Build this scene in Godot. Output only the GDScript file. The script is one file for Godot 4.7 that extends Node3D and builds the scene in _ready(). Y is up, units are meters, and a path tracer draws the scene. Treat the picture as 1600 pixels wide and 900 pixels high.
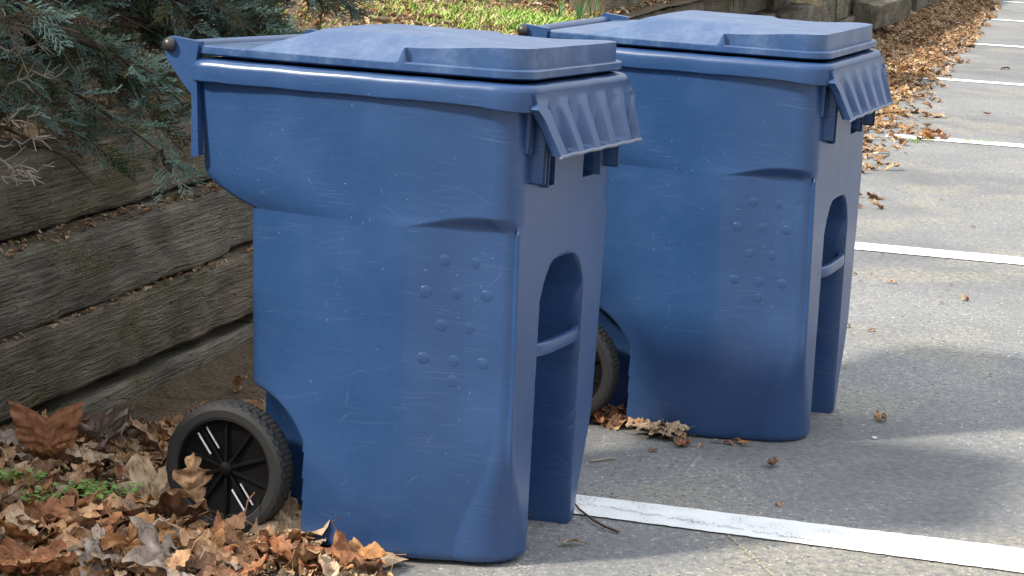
extends Node3D

# ------------------------------------------------------------------ camera numbers
const F := 3510.5
const PITCH := -10.749
const ROLL := 2.817
const EYE := Vector3(0, 1.4567, 0)
# the timber wall runs along WD from W0; WN points from its face to the parking lot
const W0 := Vector3(-1.16, 0, -5.1)
const WD := Vector3(0.2756, 0, -0.9613)
const WN := Vector3(0.9613, 0, 0.2756)
# parking lines: SN across them, ST along them
const SN := Vector3(0.2668, 0, -0.9638)
const ST := Vector3(0.9638, 0, 0.2668)

var rng := RandomNumberGenerator.new()
var noise := FastNoiseLite.new()
var cam_basis: Basis
var counts := {}
var M := {}

# ------------------------------------------------------------------ small helpers
func rnd(a: float, b: float) -> float:
	return rng.randf_range(a, b)

func lin(r: float, g: float, b: float) -> Color:
	return Color(r, g, b).linear_to_srgb()

func ray(px: float, py: float) -> Vector3:
	return cam_basis * Vector3((px - 800.0) / F, -(py - 450.0) / F, -1.0)

func gp(px: float, py: float, y := 0.0) -> Vector3:
	var d := ray(px, py)
	return EYE + d * ((y - EYE.y) / d.y)

func on_bed(px: float, py: float) -> Vector3:      # where a sight line meets the leaf bed or the asphalt
	var p := gp(px, py)
	for i in 6:
		p = gp(px, py, bed_height(p))
	return p

func numbered(called: String) -> String:
	var n: int = counts.get(called, 0)
	counts[called] = n + 1
	return called if n == 0 else "%s_%03d" % [called, n]

func tag(o: Node, label: String, category: String, group := "", kind := "") -> void:
	if label: o.set_meta("label", label)
	if category: o.set_meta("category", category)
	if group: o.set_meta("group", group)
	if kind: o.set_meta("kind", kind)

func thing(called: String, label: String, category: String, group := "") -> Node3D:
	var o := Node3D.new()
	o.name = numbered(called)
	tag(o, label, category, group)
	add_child(o, true)
	return o

func put(called: String, mesh: Mesh, m: Material, parent: Node = self) -> MeshInstance3D:
	var o := MeshInstance3D.new()
	o.name = numbered(called) if parent == self else called
	o.mesh = mesh
	o.material_override = m
	parent.add_child(o, true)
	return o

class Geo:
	var v := PackedVector3Array()
	var uv := PackedVector2Array()
	var uv2 := PackedVector2Array()
	var col := PackedColorArray()
	var idx := PackedInt32Array()

	func pt(p: Vector3, t := Vector2.ZERO) -> int:
		v.append(p)
		uv.append(t)
		return v.size() - 1

	func tri(a: int, b: int, c: int) -> void:
		idx.append(a); idx.append(b); idx.append(c)

	func quad(a: int, b: int, c: int, d: int) -> void:
		tri(a, b, c); tri(a, c, d)

	# rows of equally many points; wrap joins the last column to the first
	func grid(rows: Array, wrap := false, flip := false, uvs: Array = []) -> void:
		var base := v.size()
		var n: int = rows[0].size()
		for r in rows.size():
			for c in n:
				pt(rows[r][c], uvs[r][c] if uvs else Vector2(float(c) / n, float(r) / rows.size()))
		for r in rows.size() - 1:
			for c in (n if wrap else n - 1):
				var a := base + r * n + c
				var b := base + r * n + (c + 1) % n
				var d := a + n
				var e := b + n
				if flip: quad(a, d, e, b)
				else: quad(a, b, e, d)

	func fan(ring: Array, flip := false) -> void:
		var base := v.size()
		var mid := Vector3.ZERO
		for p in ring: mid += p
		pt(mid / ring.size())
		for p in ring: pt(p)
		var n := ring.size()
		for i in n:
			if flip: tri(base, base + 1 + (i + 1) % n, base + 1 + i)
			else: tri(base, base + 1 + i, base + 1 + (i + 1) % n)

	func flat_quad(a: Vector3, b: Vector3, c: Vector3, d: Vector3) -> void:
		quad(pt(a, Vector2(0, 0)), pt(b, Vector2(1, 0)), pt(c, Vector2(1, 1)), pt(d, Vector2(0, 1)))

	func tube(path: Array, radii: Array, sides := 6, caps := true) -> void:
		var rows := []
		for i in path.size():
			var t: Vector3 = (path[min(i + 1, path.size() - 1)] - path[max(i - 1, 0)]).normalized()
			var u := t.cross(Vector3(0.13, 1, 0.21)).normalized()
			if u.length() < 0.5: u = Vector3.RIGHT
			var w := t.cross(u)
			var ring := []
			for k in sides:
				var a := TAU * k / sides
				ring.append(path[i] + (u * cos(a) + w * sin(a)) * radii[i])
			rows.append(ring)
		grid(rows, true)
		if caps:
			fan(rows[0], true)
			fan(rows[-1])

	func box(lo: Vector3, hi: Vector3, r := 0.004) -> void:        # a box with chamfered edges
		var c := (lo + hi) / 2
		var h := (hi - lo) / 2
		var axes := [Vector3.RIGHT, Vector3.UP, Vector3.BACK]
		for ax in 3:
			var n: Vector3 = axes[ax]
			var a: Vector3 = axes[(ax + 1) % 3]
			var b: Vector3 = axes[(ax + 2) % 3]
			var hn := h[ax]
			var ha := h[(ax + 1) % 3]
			var hb := h[(ax + 2) % 3]
			for s in [-1.0, 1.0]:
				var rows := []
				for i in [[-ha, hn - r], [-ha + r, hn], [ha - r, hn], [ha, hn - r]]:
					var row := []
					for j in [[-hb, -r], [-hb + r, 0.0], [hb - r, 0.0], [hb, -r]]:
						row.append(c + a * i[0] + b * j[0] + n * s * min(i[1], hn + j[1]))
					rows.append(row)
				grid(rows, false, s < 0)

	func lathe(profile: Array, sides: int, centre: Vector3) -> void:   # round the z axis; profile of (radius, z)
		var rows := []
		for p in profile:
			var ring := []
			for k in sides:
				var a := TAU * k / sides
				ring.append(centre + Vector3(cos(a) * p[0], sin(a) * p[0], p[1]))
			rows.append(ring)
		grid(rows, true)

	# splits the shading where faces meet at more than the given angle
	func creased(degrees := 32.0) -> ArrayMesh:
		var lim := cos(deg_to_rad(degrees))
		var nf := idx.size() / 3
		var fn := PackedVector3Array(); var fa := PackedVector3Array()
		var touch := {}
		var key := PackedInt32Array(); key.resize(v.size())
		var same := {}
		for i in v.size():
			var h := Vector3i((v[i] * 20000.0).round())
			if not same.has(h): same[h] = same.size()
			key[i] = same[h]
		for k in nf:
			var a := v[idx[k * 3]]; var b := v[idx[k * 3 + 1]]; var c := v[idx[k * 3 + 2]]
			var n := (c - a).cross(b - a)
			fa.append(n); fn.append(n.normalized())
			for j in 3:
				var q := key[idx[k * 3 + j]]
				if not touch.has(q): touch[q] = PackedInt32Array()
				touch[q].append(k)
		var nv := PackedVector3Array(); var nn := PackedVector3Array(); var nu := PackedVector2Array()
		for k in nf:
			for j in 3:
				var i := idx[k * 3 + j]
				var n := Vector3.ZERO
				for q in touch[key[i]]:
					if fn[q].dot(fn[k]) > lim: n += fa[q]
				nv.append(v[i]); nu.append(uv[i])
				nn.append(n.normalized() if n.length() > 1e-14 else Vector3.UP)
		var arr := []
		arr.resize(Mesh.ARRAY_MAX)
		arr[Mesh.ARRAY_VERTEX] = nv
		arr[Mesh.ARRAY_NORMAL] = nn
		arr[Mesh.ARRAY_TEX_UV] = nu
		var m := ArrayMesh.new()
		m.add_surface_from_arrays(Mesh.PRIMITIVE_TRIANGLES, arr)
		return m

	func mesh(smooth := true) -> ArrayMesh:
		var nv := v; var nu := uv; var ni := idx; var nc := col; var n2 := uv2
		if not smooth:
			nv = PackedVector3Array(); nu = PackedVector2Array(); ni = PackedInt32Array(); nc = PackedColorArray(); n2 = PackedVector2Array()
			for i in idx.size():
				nv.append(v[idx[i]]); nu.append(uv[idx[i]]); ni.append(i)
				if col: nc.append(col[idx[i]])
				if uv2: n2.append(uv2[idx[i]])
		var nor := PackedVector3Array()
		nor.resize(nv.size())
		for k in range(0, ni.size(), 3):
			var a := nv[ni[k]]; var b := nv[ni[k + 1]]; var c := nv[ni[k + 2]]
			var n := (c - a).cross(b - a)
			nor[ni[k]] += n; nor[ni[k + 1]] += n; nor[ni[k + 2]] += n
		for i in nor.size():
			nor[i] = nor[i].normalized() if nor[i].length() > 1e-14 else Vector3.UP
		var arr := []
		arr.resize(Mesh.ARRAY_MAX)
		arr[Mesh.ARRAY_VERTEX] = nv
		arr[Mesh.ARRAY_NORMAL] = nor
		arr[Mesh.ARRAY_TEX_UV] = nu
		if n2: arr[Mesh.ARRAY_TEX_UV2] = n2
		if nc: arr[Mesh.ARRAY_COLOR] = nc
		arr[Mesh.ARRAY_INDEX] = ni
		var m := ArrayMesh.new()
		m.add_surface_from_arrays(Mesh.PRIMITIVE_TRIANGLES, arr)
		return m

# ------------------------------------------------------------------ textures and materials
func field(w: int, h: int, freq: float, sd: int, oct := 4, seamless := true) -> PackedByteArray:
	var n := FastNoiseLite.new()
	n.seed = sd
	n.noise_type = FastNoiseLite.TYPE_SIMPLEX_SMOOTH
	n.frequency = freq
	n.fractal_octaves = oct
	var im := n.get_seamless_image(w, h, false, false, 0.12, true) if seamless else n.get_image(w, h, false, false, true)
	im.convert(Image.FORMAT_L8)
	return im.get_data()

func tex(w: int, h: int, data: PackedByteArray, format := Image.FORMAT_RGB8) -> ImageTexture:
	return ImageTexture.create_from_image(Image.create_from_data(w, h, false, format, data))

func b8(x: float) -> int:
	return clampi(int(x * 255.0 + 0.5), 0, 255)

func sr(x: float) -> float:     # linear to sRGB
	x = clampf(x, 0, 1)
	return 12.92 * x if x < 0.0031308 else 1.055 * pow(x, 1.0 / 2.4) - 0.055

func std(rough: float, color := Color.WHITE, albedo: Texture2D = null) -> StandardMaterial3D:
	var m := StandardMaterial3D.new()
	m.albedo_color = color
	m.roughness = rough
	if albedo: m.albedo_texture = albedo
	return m

func scratch(d: PackedByteArray, n: int, x: float, y: float, ang: float, length: float, bend: float, amount: float, width: int) -> void:
	var steps := int(length)
	for i in steps:
		var f := sin(PI * i / steps)
		for k in width:
			var xi := posmod(int(x), n)
			var yi := posmod(int(y) + k, n)
			var at := yi * n + xi
			d[at] = clampi(d[at] + int(amount * f * rnd(0.3, 1.0)), 0, 255)
		x += cos(ang); y += sin(ang); ang += bend

func make_plastic() -> void:
	var n := 1024
	var low := field(n, n, 0.004, 11, 4)
	var fine := field(n, n, 0.05, 12, 3)
	var scr := PackedByteArray()
	scr.resize(n * n)
	for i in 560:        # long faint rubbing marks, mostly level, and short bright nicks
		scratch(scr, n, rnd(0, n), rnd(0, n), rnd(-0.25, 0.25), rnd(20, 140), rnd(-0.004, 0.004), rnd(14, 46), 1)
	for i in 55:
		scratch(scr, n, rnd(0, n), rnd(0, n), rnd(0, PI), rnd(10, 60), rnd(-0.02, 0.02), rnd(60, 130), 1)
	for i in 110:
		scratch(scr, n, rnd(0, n), rnd(0, n), rnd(0, PI), rnd(3, 9), 0.0, rnd(110, 200), 2)
	for i in 26:
		var x := rnd(0, n); var y := rnd(0, n); var a := rnd(-0.15, 0.15)
		for k in 5: scratch(scr, n, x + rnd(-20, 20), y + k * rnd(3, 7), a, rnd(30, 150), 0.0005, rnd(30, 70), 1)
	var alb := PackedByteArray(); alb.resize(n * n * 3)
	var rou := PackedByteArray(); rou.resize(n * n)
	for i in n * n:
		var l := low[i] / 255.0 - 0.5
		var f := fine[i] / 255.0 - 0.5
		var s := scr[i] / 255.0
		var c := 1.0 + l * 0.20 + f * 0.10
		alb[i * 3] = b8(sr(lerpf(0.0185 * c + maxf(l, 0.0) * 0.010, 0.30, s)))
		alb[i * 3 + 1] = b8(sr(lerpf(0.056 * c + maxf(l, 0.0) * 0.010, 0.37, s)))
		alb[i * 3 + 2] = b8(sr(lerpf(0.154 * c + maxf(l, 0.0) * 0.010, 0.48, s)))
		rou[i] = b8(0.33 + l * 0.08 + s * 0.08)
	var m := std(1.0, Color.WHITE, tex(n, n, alb))
	m.roughness_texture = tex(n, n, rou, Image.FORMAT_L8)
	m.uv1_triplanar = true
	m.uv1_scale = Vector3(0.95, 0.95, 0.95)
	m.uv1_offset = Vector3(0.31, 0.17, 0.53)
	m.metallic_specular = 0.56
	M.blue = m
	# the lids carry a mottled chalky bloom of sun-bleached plastic
	var mot := field(n, n, 0.010, 14, 5)
	for i in n * n:
		var k := clampf((mot[i] / 255.0 + (fine[i] / 255.0 - 0.5) * 0.5 - 0.30) * 1.3, 0, 1) * 0.36
		alb[i * 3] = b8(lerpf(alb[i * 3] / 255.0, sr(0.33), k))
		alb[i * 3 + 1] = b8(lerpf(alb[i * 3 + 1] / 255.0, sr(0.34), k))
		alb[i * 3 + 2] = b8(lerpf(alb[i * 3 + 2] / 255.0, sr(0.40), k))
	var lid: StandardMaterial3D = m.duplicate()
	lid.albedo_texture = tex(n, n, alb)
	M.blue_lid = lid

func make_wood() -> void:
	var w := 1024; var h := 512
	var grain := FastNoiseLite.new(); grain.seed = 5; grain.frequency = 1.0; grain.fractal_octaves = 3
	var crack := FastNoiseLite.new(); crack.seed = 6; crack.frequency = 1.0; crack.fractal_octaves = 2
	var blot := field(w, h, 0.008, 21, 5)
	var moss := field(w, h, 0.006, 22, 5)
	var fine := field(w, h, 0.16, 23, 2)
	var alb := PackedByteArray(); alb.resize(w * h * 3)
	var hei := PackedByteArray(); hei.resize(w * h)
	for y in h:
		for x in w:
			var i := y * w + x
			# grain lies along u; warped a little so that the rings wander
			var xx := minf(x, w - x) * 1.0
			var yy := minf(y, h - y) * 1.0
			var wob := (blot[i] / 255.0 - 0.5) * 5.0
			var g := grain.get_noise_2d(xx * 0.007, (yy + wob) * 0.16)
			var g2 := grain.get_noise_2d(xx * 0.022 + 90.0, (yy + wob) * 0.55)
			var c := crack.get_noise_2d(xx * 0.0035, (yy + wob * 0.6) * 0.035)
			var c2 := crack.get_noise_2d(xx * 0.008 + 40.0, (yy + wob * 0.6) * 0.10)
			var split := clampf(1.0 - absf(c) / 0.022, 0, 1) * clampf((blot[i] - 105) / 30.0, 0, 1)
			split = maxf(split, 0.8 * clampf(1.0 - absf(c2) / 0.035, 0, 1) * clampf((moss[i] - 120) / 30.0, 0, 1))
			var b := blot[i] / 255.0
			var v := 0.155 + g * 0.078 + g2 * 0.055 + (b - 0.5) * 0.15
			var fl := fine[i] / 255.0
			if g2 > 0.12 and fl > 0.50: v += 0.22 * (fl - 0.42)             # silvery flakes of weathered fibre
			v = maxf(v, 0.02) * (1.0 - 0.75 * split)
			var mo := clampf((moss[i] - 150) / 45.0, 0, 1) * clampf((fl - 0.30) * 3.0, 0, 1)
			alb[i * 3] = b8(sr(lerpf(v * 1.06, 0.075, mo * 0.7)))
			alb[i * 3 + 1] = b8(sr(lerpf(v * 0.93, 0.082, mo * 0.7)))
			alb[i * 3 + 2] = b8(sr(lerpf(v * 0.78, 0.022, mo * 0.7)))
			hei[i] = b8(0.55 + g * 0.22 + g2 * 0.22 + (fl - 0.5) * 0.15 - split * 0.5)
	var t := tex(w, h, alb)
	var ht := tex(w, h, hei, Image.FORMAT_L8)
	for k in [["wood", lin(0.84, 0.82, 0.75)], ["wood_brown", lin(0.84, 0.78, 0.69)], ["wood_grey", lin(0.86, 0.85, 0.80)]]:
		var m := std(0.92, k[1], t)
		m.heightmap_enabled = true
		m.heightmap_texture = ht
		m.heightmap_scale = 0.7
		m.metallic_specular = 0.25
		M[k[0]] = m

func make_asphalt() -> void:
	var n := 1536
	var big := field(n, n, 0.0032, 31, 4)
	var mid := field(n, n, 0.016, 32, 4)
	var streak := field(n, n, 0.006, 33, 5)
	var fine := field(n, n, 0.22, 34, 3)
	var alb := PackedByteArray(); alb.resize(n * n * 3)
	var mask := PackedByteArray(); mask.resize(n * n)
	for i in n * n:
		var b := big[i] / 255.0 - 0.5
		var m := mid[i] / 255.0 - 0.5
		var s := streak[i] / 255.0
		var f := fine[i] / 255.0 - 0.5
		var v := 0.185 + b * 0.08 + m * 0.04 + f * 0.10
		var sand := clampf((s + m * 0.35 - 0.545) * 6.0, 0, 1) * clampf(0.55 + f * 2.2, 0, 1)
		alb[i * 3] = b8(sr(lerpf(v * 0.985, 0.30, sand * 0.62)))
		alb[i * 3 + 1] = b8(sr(lerpf(v * 0.99, 0.27, sand * 0.62)))
		alb[i * 3 + 2] = b8(sr(lerpf(v * 1.0, 0.20, sand * 0.62)))
		mask[i] = b8(clampf(0.70 + b * 1.3 + m * 0.8 + sand * 0.4, 0.15, 1))
	# the stones of the aggregate: worn pale faces, tan, dark
	var k := 1024
	var d := PackedByteArray(); d.resize(k * k * 4)
	for i in k * k:
		d[i * 4] = 120; d[i * 4 + 1] = 118; d[i * 4 + 2] = 115
	for j in 30000:
		var x := rng.randi_range(0, k - 1); var y := rng.randi_range(0, k - 1)
		var r := rnd(0.7, 2.4) if rng.randf() < 0.94 else rnd(2.4, 3.8)
		var kind := rng.randf()
		var v := rnd(0.24, 0.62) if kind < 0.62 else rnd(0.02, 0.07)
		var tan := rnd(0.70, 0.98)
		var el := rnd(0.6, 1.0)
		var an := rnd(0, PI)
		var R := int(ceil(r))
		var al := rnd(0.45, 0.95)
		for dy in range(-R, R + 1):
			for dx in range(-R, R + 1):
				var u := dx * cos(an) + dy * sin(an)
				var q := (-dx * sin(an) + dy * cos(an)) / el
				var e := clampf(r - sqrt(u * u + q * q) + 0.3, 0, 1)
				if e <= 0.0: continue
				var at := (posmod(y + dy, k) * k + posmod(x + dx, k)) * 4
				var a0 := b8(e * al)
				if a0 < d[at + 3]: continue
				d[at] = b8(sr(v)); d[at + 1] = b8(sr(v * lerpf(1.0, tan, 0.6))); d[at + 2] = b8(sr(v * tan)); d[at + 3] = a0
	var m := std(0.88, Color.WHITE, tex(n, n, alb))
	m.metallic_specular = 0.4
	m.detail_enabled = true
	m.detail_albedo = tex(k, k, d, Image.FORMAT_RGBA8)
	m.detail_mask = tex(n, n, mask, Image.FORMAT_L8)
	m.detail_blend_mode = BaseMaterial3D.BLEND_MODE_MIX
	m.detail_uv_layer = BaseMaterial3D.DETAIL_UV_2
	M.asphalt = m

func make_paint() -> void:
	var n := 512
	var low := field(n, n, 0.012, 41, 4)
	var fine := field(n, n, 0.18, 42, 3)
	var alb := PackedByteArray(); alb.resize(n * n * 3)
	for i in n * n:
		var l := low[i] / 255.0
		var f := fine[i] / 255.0
		var v := 0.78 + (l - 0.5) * 0.16 + (f - 0.5) * 0.12
		if f + (l - 0.5) * 0.5 < 0.115: v = 0.22          # pits where the stones show through
		alb[i * 3] = b8(sr(v)); alb[i * 3 + 1] = b8(sr(v * 0.995)); alb[i * 3 + 2] = b8(sr(v * 0.985))
	var m := std(0.75, Color.WHITE, tex(n, n, alb))
	M.paint = m

func make_leaf_tex() -> void:
	var n := 256
	var low := field(n, n, 0.018, 51, 4)
	var fine := field(n, n, 0.09, 52, 3)
	var alb := PackedByteArray(); alb.resize(n * n * 3)
	var hei := PackedByteArray(); hei.resize(n * n)
	for y in n:
		for x in n:
			var i := y * n + x
			var s := absf(float(x) / n - 0.5) * 2.0
			var t := float(y) / n
			var vein := clampf(1.0 - s / 0.035, 0, 1)
			var side := fposmod((t - s * 0.42) * 7.0, 1.0)
			vein = maxf(vein, 0.6 * clampf(1.0 - absf(side - 0.5) / 0.05, 0, 1) * clampf(1.0 - s, 0, 1))
			var l := low[i] / 255.0; var f := fine[i] / 255.0
			var v := 0.74 + (l - 0.5) * 0.55 + (f - 0.5) * 0.22 + vein * 0.16
			if f + l < 0.58: v *= 0.6
			alb[i * 3] = b8(sr(v)); alb[i * 3 + 1] = b8(sr(v * (0.95 + (l - 0.5) * 0.10))); alb[i * 3 + 2] = b8(sr(v * (0.92 + (l - 0.5) * 0.25)))
			hei[i] = b8(0.5 + vein * 0.4 + (f - 0.5) * 0.3)
	M.leaf_tex = tex(n, n, alb)
	M.leaf_relief = tex(n, n, hei, Image.FORMAT_L8)

func leaf_material(c: Color) -> StandardMaterial3D:
	var m := std(0.72, c, M.leaf_tex)
	m.heightmap_enabled = true
	m.heightmap_texture = M.leaf_relief
	m.heightmap_scale = 0.12
	m.backlight_enabled = true
	m.backlight = Color(0.22, 0.18, 0.14)
	m.metallic_specular = 0.35
	return m

func make_soil() -> void:
	var n := 512
	var low := field(n, n, 0.012, 61, 5)
	var fine := field(n, n, 0.12, 62, 4)
	var alb := PackedByteArray(); alb.resize(n * n * 3)
	for i in n * n:
		var l := low[i] / 255.0 - 0.5; var f := fine[i] / 255.0 - 0.5
		var v := 0.075 + l * 0.06 + f * 0.11
		alb[i * 3] = b8(sr(v * 1.25)); alb[i * 3 + 1] = b8(sr(v * 0.92)); alb[i * 3 + 2] = b8(sr(v * 0.62))
	var m := std(0.95, Color.WHITE, tex(n, n, alb))
	m.uv1_triplanar = true
	m.uv1_world_triplanar = true
	m.uv1_scale = Vector3.ONE * 0.9
	m.metallic_specular = 0.2
	M.soil = m

func make_materials() -> void:
	make_plastic(); make_wood(); make_asphalt(); make_paint(); make_leaf_tex(); make_soil()
	var rubber := std(0.62, lin(0.022, 0.022, 0.0225)); rubber.metallic_specular = 0.45
	M.rubber = rubber
	M.hub = std(0.50, lin(0.006, 0.006, 0.0065))
	M.hub.metallic_specular = 0.28
	M.pale = std(0.35, lin(0.62, 0.62, 0.64))  # pale colour for the painted reflections of the wheel slots
	M.pin = std(0.35, lin(0.03, 0.027, 0.026))
	M.steel = std(0.5, lin(0.2, 0.2, 0.2))
	M.bark = std(0.95, lin(0.075, 0.050, 0.034))
	M.dead = std(0.9, lin(0.30, 0.26, 0.215))
	M.twig = std(0.85, lin(0.10, 0.052, 0.03))
	var fol := std(0.7); fol.vertex_color_use_as_albedo = true
	fol.metallic_specular = 0.35
	fol.backlight_enabled = true; fol.backlight = Color(0.15, 0.2, 0.15)
	M.tint = fol
	var lt := std(0.75, Color.WHITE, M.leaf_tex); lt.vertex_color_use_as_albedo = true
	lt.backlight_enabled = true; lt.backlight = Color(0.2, 0.16, 0.12); lt.metallic_specular = 0.3
	M.leaf_tint = lt
	M.weed = std(0.6, lin(0.16, 0.29, 0.055)); M.weed.backlight_enabled = true; M.weed.backlight = Color(0.3, 0.4, 0.1)
	M.shoot = std(0.6, lin(0.05, 0.13, 0.035)); M.shoot.backlight_enabled = true; M.shoot.backlight = Color(0.2, 0.3, 0.1)
	M.worn = std(0.6, lin(0.17, 0.19, 0.25))
	M.crack = std(0.95, lin(0.05, 0.05, 0.05))
	M.sand = std(0.95, lin(0.36, 0.31, 0.22))
	M.chip = std(0.8, lin(0.7, 0.7, 0.7))
	var tones := {
		"rust brown": lin(0.40, 0.185, 0.095), "tan": lin(0.58, 0.36, 0.205), "pale buff": lin(0.64, 0.48, 0.33),
		"dark brown": lin(0.25, 0.14, 0.085), "greyish": lin(0.42, 0.345, 0.295), "orange brown": lin(0.52, 0.27, 0.115)}
	M.tones = {}
	for k in tones: M.tones[k] = leaf_material(tones[k])

# ------------------------------------------------------------------ terrain
func wall_s(p: Vector3) -> float:
	return (p - W0).dot(WD)

func wall_d(p: Vector3) -> float:     # metres out from the wall face, towards the lot
	return (p - W0).dot(WN)

func bed_width(s: float) -> float:
	if s < 1.2: return 0.98
	if s < 2.6: return lerpf(0.98, 0.62, (s - 1.2) / 1.4)
	if s < 5.5: return lerpf(0.62, 0.96, (s - 2.6) / 2.9)
	return clampf(lerpf(0.96, 0.38, (s - 5.5) / 17.0), 0.35, 1.1)

func bed_height(p: Vector3) -> float:
	var s := wall_s(p)
	var d := wall_d(p)
	var w := bed_width(s) * (1.0 + 0.14 * noise.get_noise_1d(s * 90.0))
	if d > w or d < -0.4: return 0.0
	var top := lerpf(lerpf(0.105, 0.03, smoothstep(0.0, 0.55, s)), 0.13, smoothstep(1.8, 3.0, s))
	var f := clampf(d / w, 0, 1)
	return maxf(0.0, top * pow(1.0 - f, 1.5) * (1.0 + 0.35 * noise.get_noise_2d(p.x * 160.0, p.z * 160.0)))

func bank_height(p: Vector3) -> float:
	var back := -wall_d(p) - 0.14
	var s := wall_s(p)
	return 0.66 + 0.05 * smoothstep(2.0, 5.0, s) + 0.055 * maxf(back, 0.0) + 0.035 * noise.get_noise_2d(p.x * 40.0, p.z * 40.0) + 0.02 * noise.get_noise_2d(p.x * 150.0, p.z * 150.0)

func make_setting() -> void:
	var g := Geo.new()          # the lot: one flat sheet out to the horizon
	var xs := [-400.0, -60.0, -6.0, -1.0, 9.24, 40.0, 400.0]
	var zs := [400.0, 30.0, 0.0, -4.0, -14.24, -60.0, -400.0]
	var rows := []; var uvs := []
	for z in zs:
		var r := []; var u := []
		for x in xs:
			r.append(Vector3(x, 0, z)); u.append(Vector2((x + 1.0) / 10.24, (-z - 4.0) / 10.24))
		rows.append(r); uvs.append(u)
	g.grid(rows, false, true, uvs)
	for p in g.v: g.uv2.append(Vector2(p.x * 0.62 + p.z * 0.13, p.z * 0.62 - p.x * 0.13))
	tag(put("parking_lot", g.mesh(), M.asphalt), "worn grey asphalt parking lot with pale aggregate", "parking lot", "", "structure")

	# leaf-strewn soil at the foot of the wall
	g = Geo.new(); rows = []
	for i in 260:
		var s := -3.8 + 27.6 * pow(i / 259.0, 1.35)
		var r := []
		for j in 26:
			var d := -0.2 + (bed_width(s) * 1.16 + 0.2) * j / 25.0
			var p := W0 + WD * s + WN * d
			p.y = bed_height(p) - (0.012 if j > 23 else 0.004)
			r.append(p)
		rows.append(r)
	g.grid(rows, false, false)
	tag(put("soil_bed", g.mesh(), M.soil), "dark soil under the leaves along the wall", "soil", "", "structure")

	# grassy bank held back by the wall
	g = Geo.new(); rows = []
	for i in 120:
		var s := -5.0 + 40.0 * pow(i / 119.0, 1.2)
		var r := []
		for j in 50:
			var d := -0.13 - 30.0 * pow(j / 49.0, 2.2)
			var p := W0 + WD * s + WN * d
			p.y = bank_height(p)
			r.append(p)
		rows.append(r)
	g.grid(rows, false, true)
	tag(put("grassy_bank", g.mesh(), M.soil), "sunlit earth bank behind the timber wall", "bank", "", "structure")

	# painted bay lines
	var starts := [[838.0, 781.0, 0.150], [1250.0, 381.0, 0.185], [1380.0, 216.5, 0.18], [1432.0, 121.5, 0.18], [1500.0, 66.8, 0.18], [1515.0, 29.2, 0.18], [1570.0, 1.0, 0.18]]
	for k in 7:
		var c: float = 4.8812 + 4.0933 * k
		var st := gp(starts[k][0], starts[k][1])
		var t0 := st.dot(ST)
		g = Geo.new(); rows = []; uvs = []
		var n := 330
		for i in n + 1:
			var t: float = t0 + 5.6 * i / n
			var hw: float = starts[k][2] / 2
			if k == 0: hw += 0.017 * clampf((t - t0) / 1.1, 0, 1)
			var j0 := 0.0035 * noise.get_noise_2d(t * 3000.0, k * 77.0) + rnd(-0.0018, 0.0018)
			var j1 := 0.0035 * noise.get_noise_2d(t * 3000.0, k * 77.0 + 500.0) + rnd(-0.0018, 0.0018)
			var r := []; var u := []
			for q in [-hw + j0, -hw * 0.5, 0.0, hw * 0.5, hw + j1]:
				var p: Vector3 = SN * (c + q) + ST * t
				p.y = 0.004
				r.append(p); u.append(Vector2(t * 1.3 + k * 0.31, q * 1.3))
			rows.append(r); uvs.append(u)
		g.grid(rows, false, true, uvs)
		var line := put("parking_line", g.mesh(), M.paint)
		tag(line, ["white painted bay line starting at the near bin", "white painted bay line behind the far bin", "white bay line with a clump of leaves and weeds on it", "white bay line beyond the leaf-clump line", "white bay line running in to the leaf strip", "thin far white bay line past the leaf strip", "farthest white bay line by the leaf strip"][k], "painted line", "", "structure")
		if k == 0:           # the paint has cracked along its lower half
			g = Geo.new()
			var a := gp(914, 791); var b := gp(1300, 853)
			var pth := []
			for i in 160:
				var p := a.lerp(b, i / 159.0) + SN * (0.016 * noise.get_noise_1d(i * 14.0) + 0.007 * noise.get_noise_1d(i * 60.0 + 333.0) + rnd(-0.0010, 0.0010))
				p.y = 0.0065
				pth.append(p)
			for i in 159:
				if noise.get_noise_1d(i * 26.0 + 900.0) < -0.25: continue
				var hw := SN * (0.0011 + 0.0014 * maxf(0.0, noise.get_noise_1d(i * 37.0)))
				g.flat_quad(pth[i] - hw, pth[i] + hw, pth[i + 1] + hw, pth[i + 1] - hw)
			put("crack", g.mesh(), M.crack, line)
	# a sand-filled crack in the asphalt
	g = Geo.new()
	var pa := gp(1135, 836); var pb := gp(1225, 915)
	for i in 34:
		var p := pa.lerp(pb, i / 34.0) + ST * 0.008 * noise.get_noise_1d(i * 60.0); p.y = 0.003
		var q := pa.lerp(pb, (i + 1) / 34.0) + ST * 0.008 * noise.get_noise_1d((i + 1) * 60.0); q.y = 0.003
		var hw := ST * rnd(0.001, 0.0035)
		g.flat_quad(p - hw, p + hw, q + hw, q - hw)
	put("sandy_crack", g.mesh(), M.sand).set_meta("kind", "structure")

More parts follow.
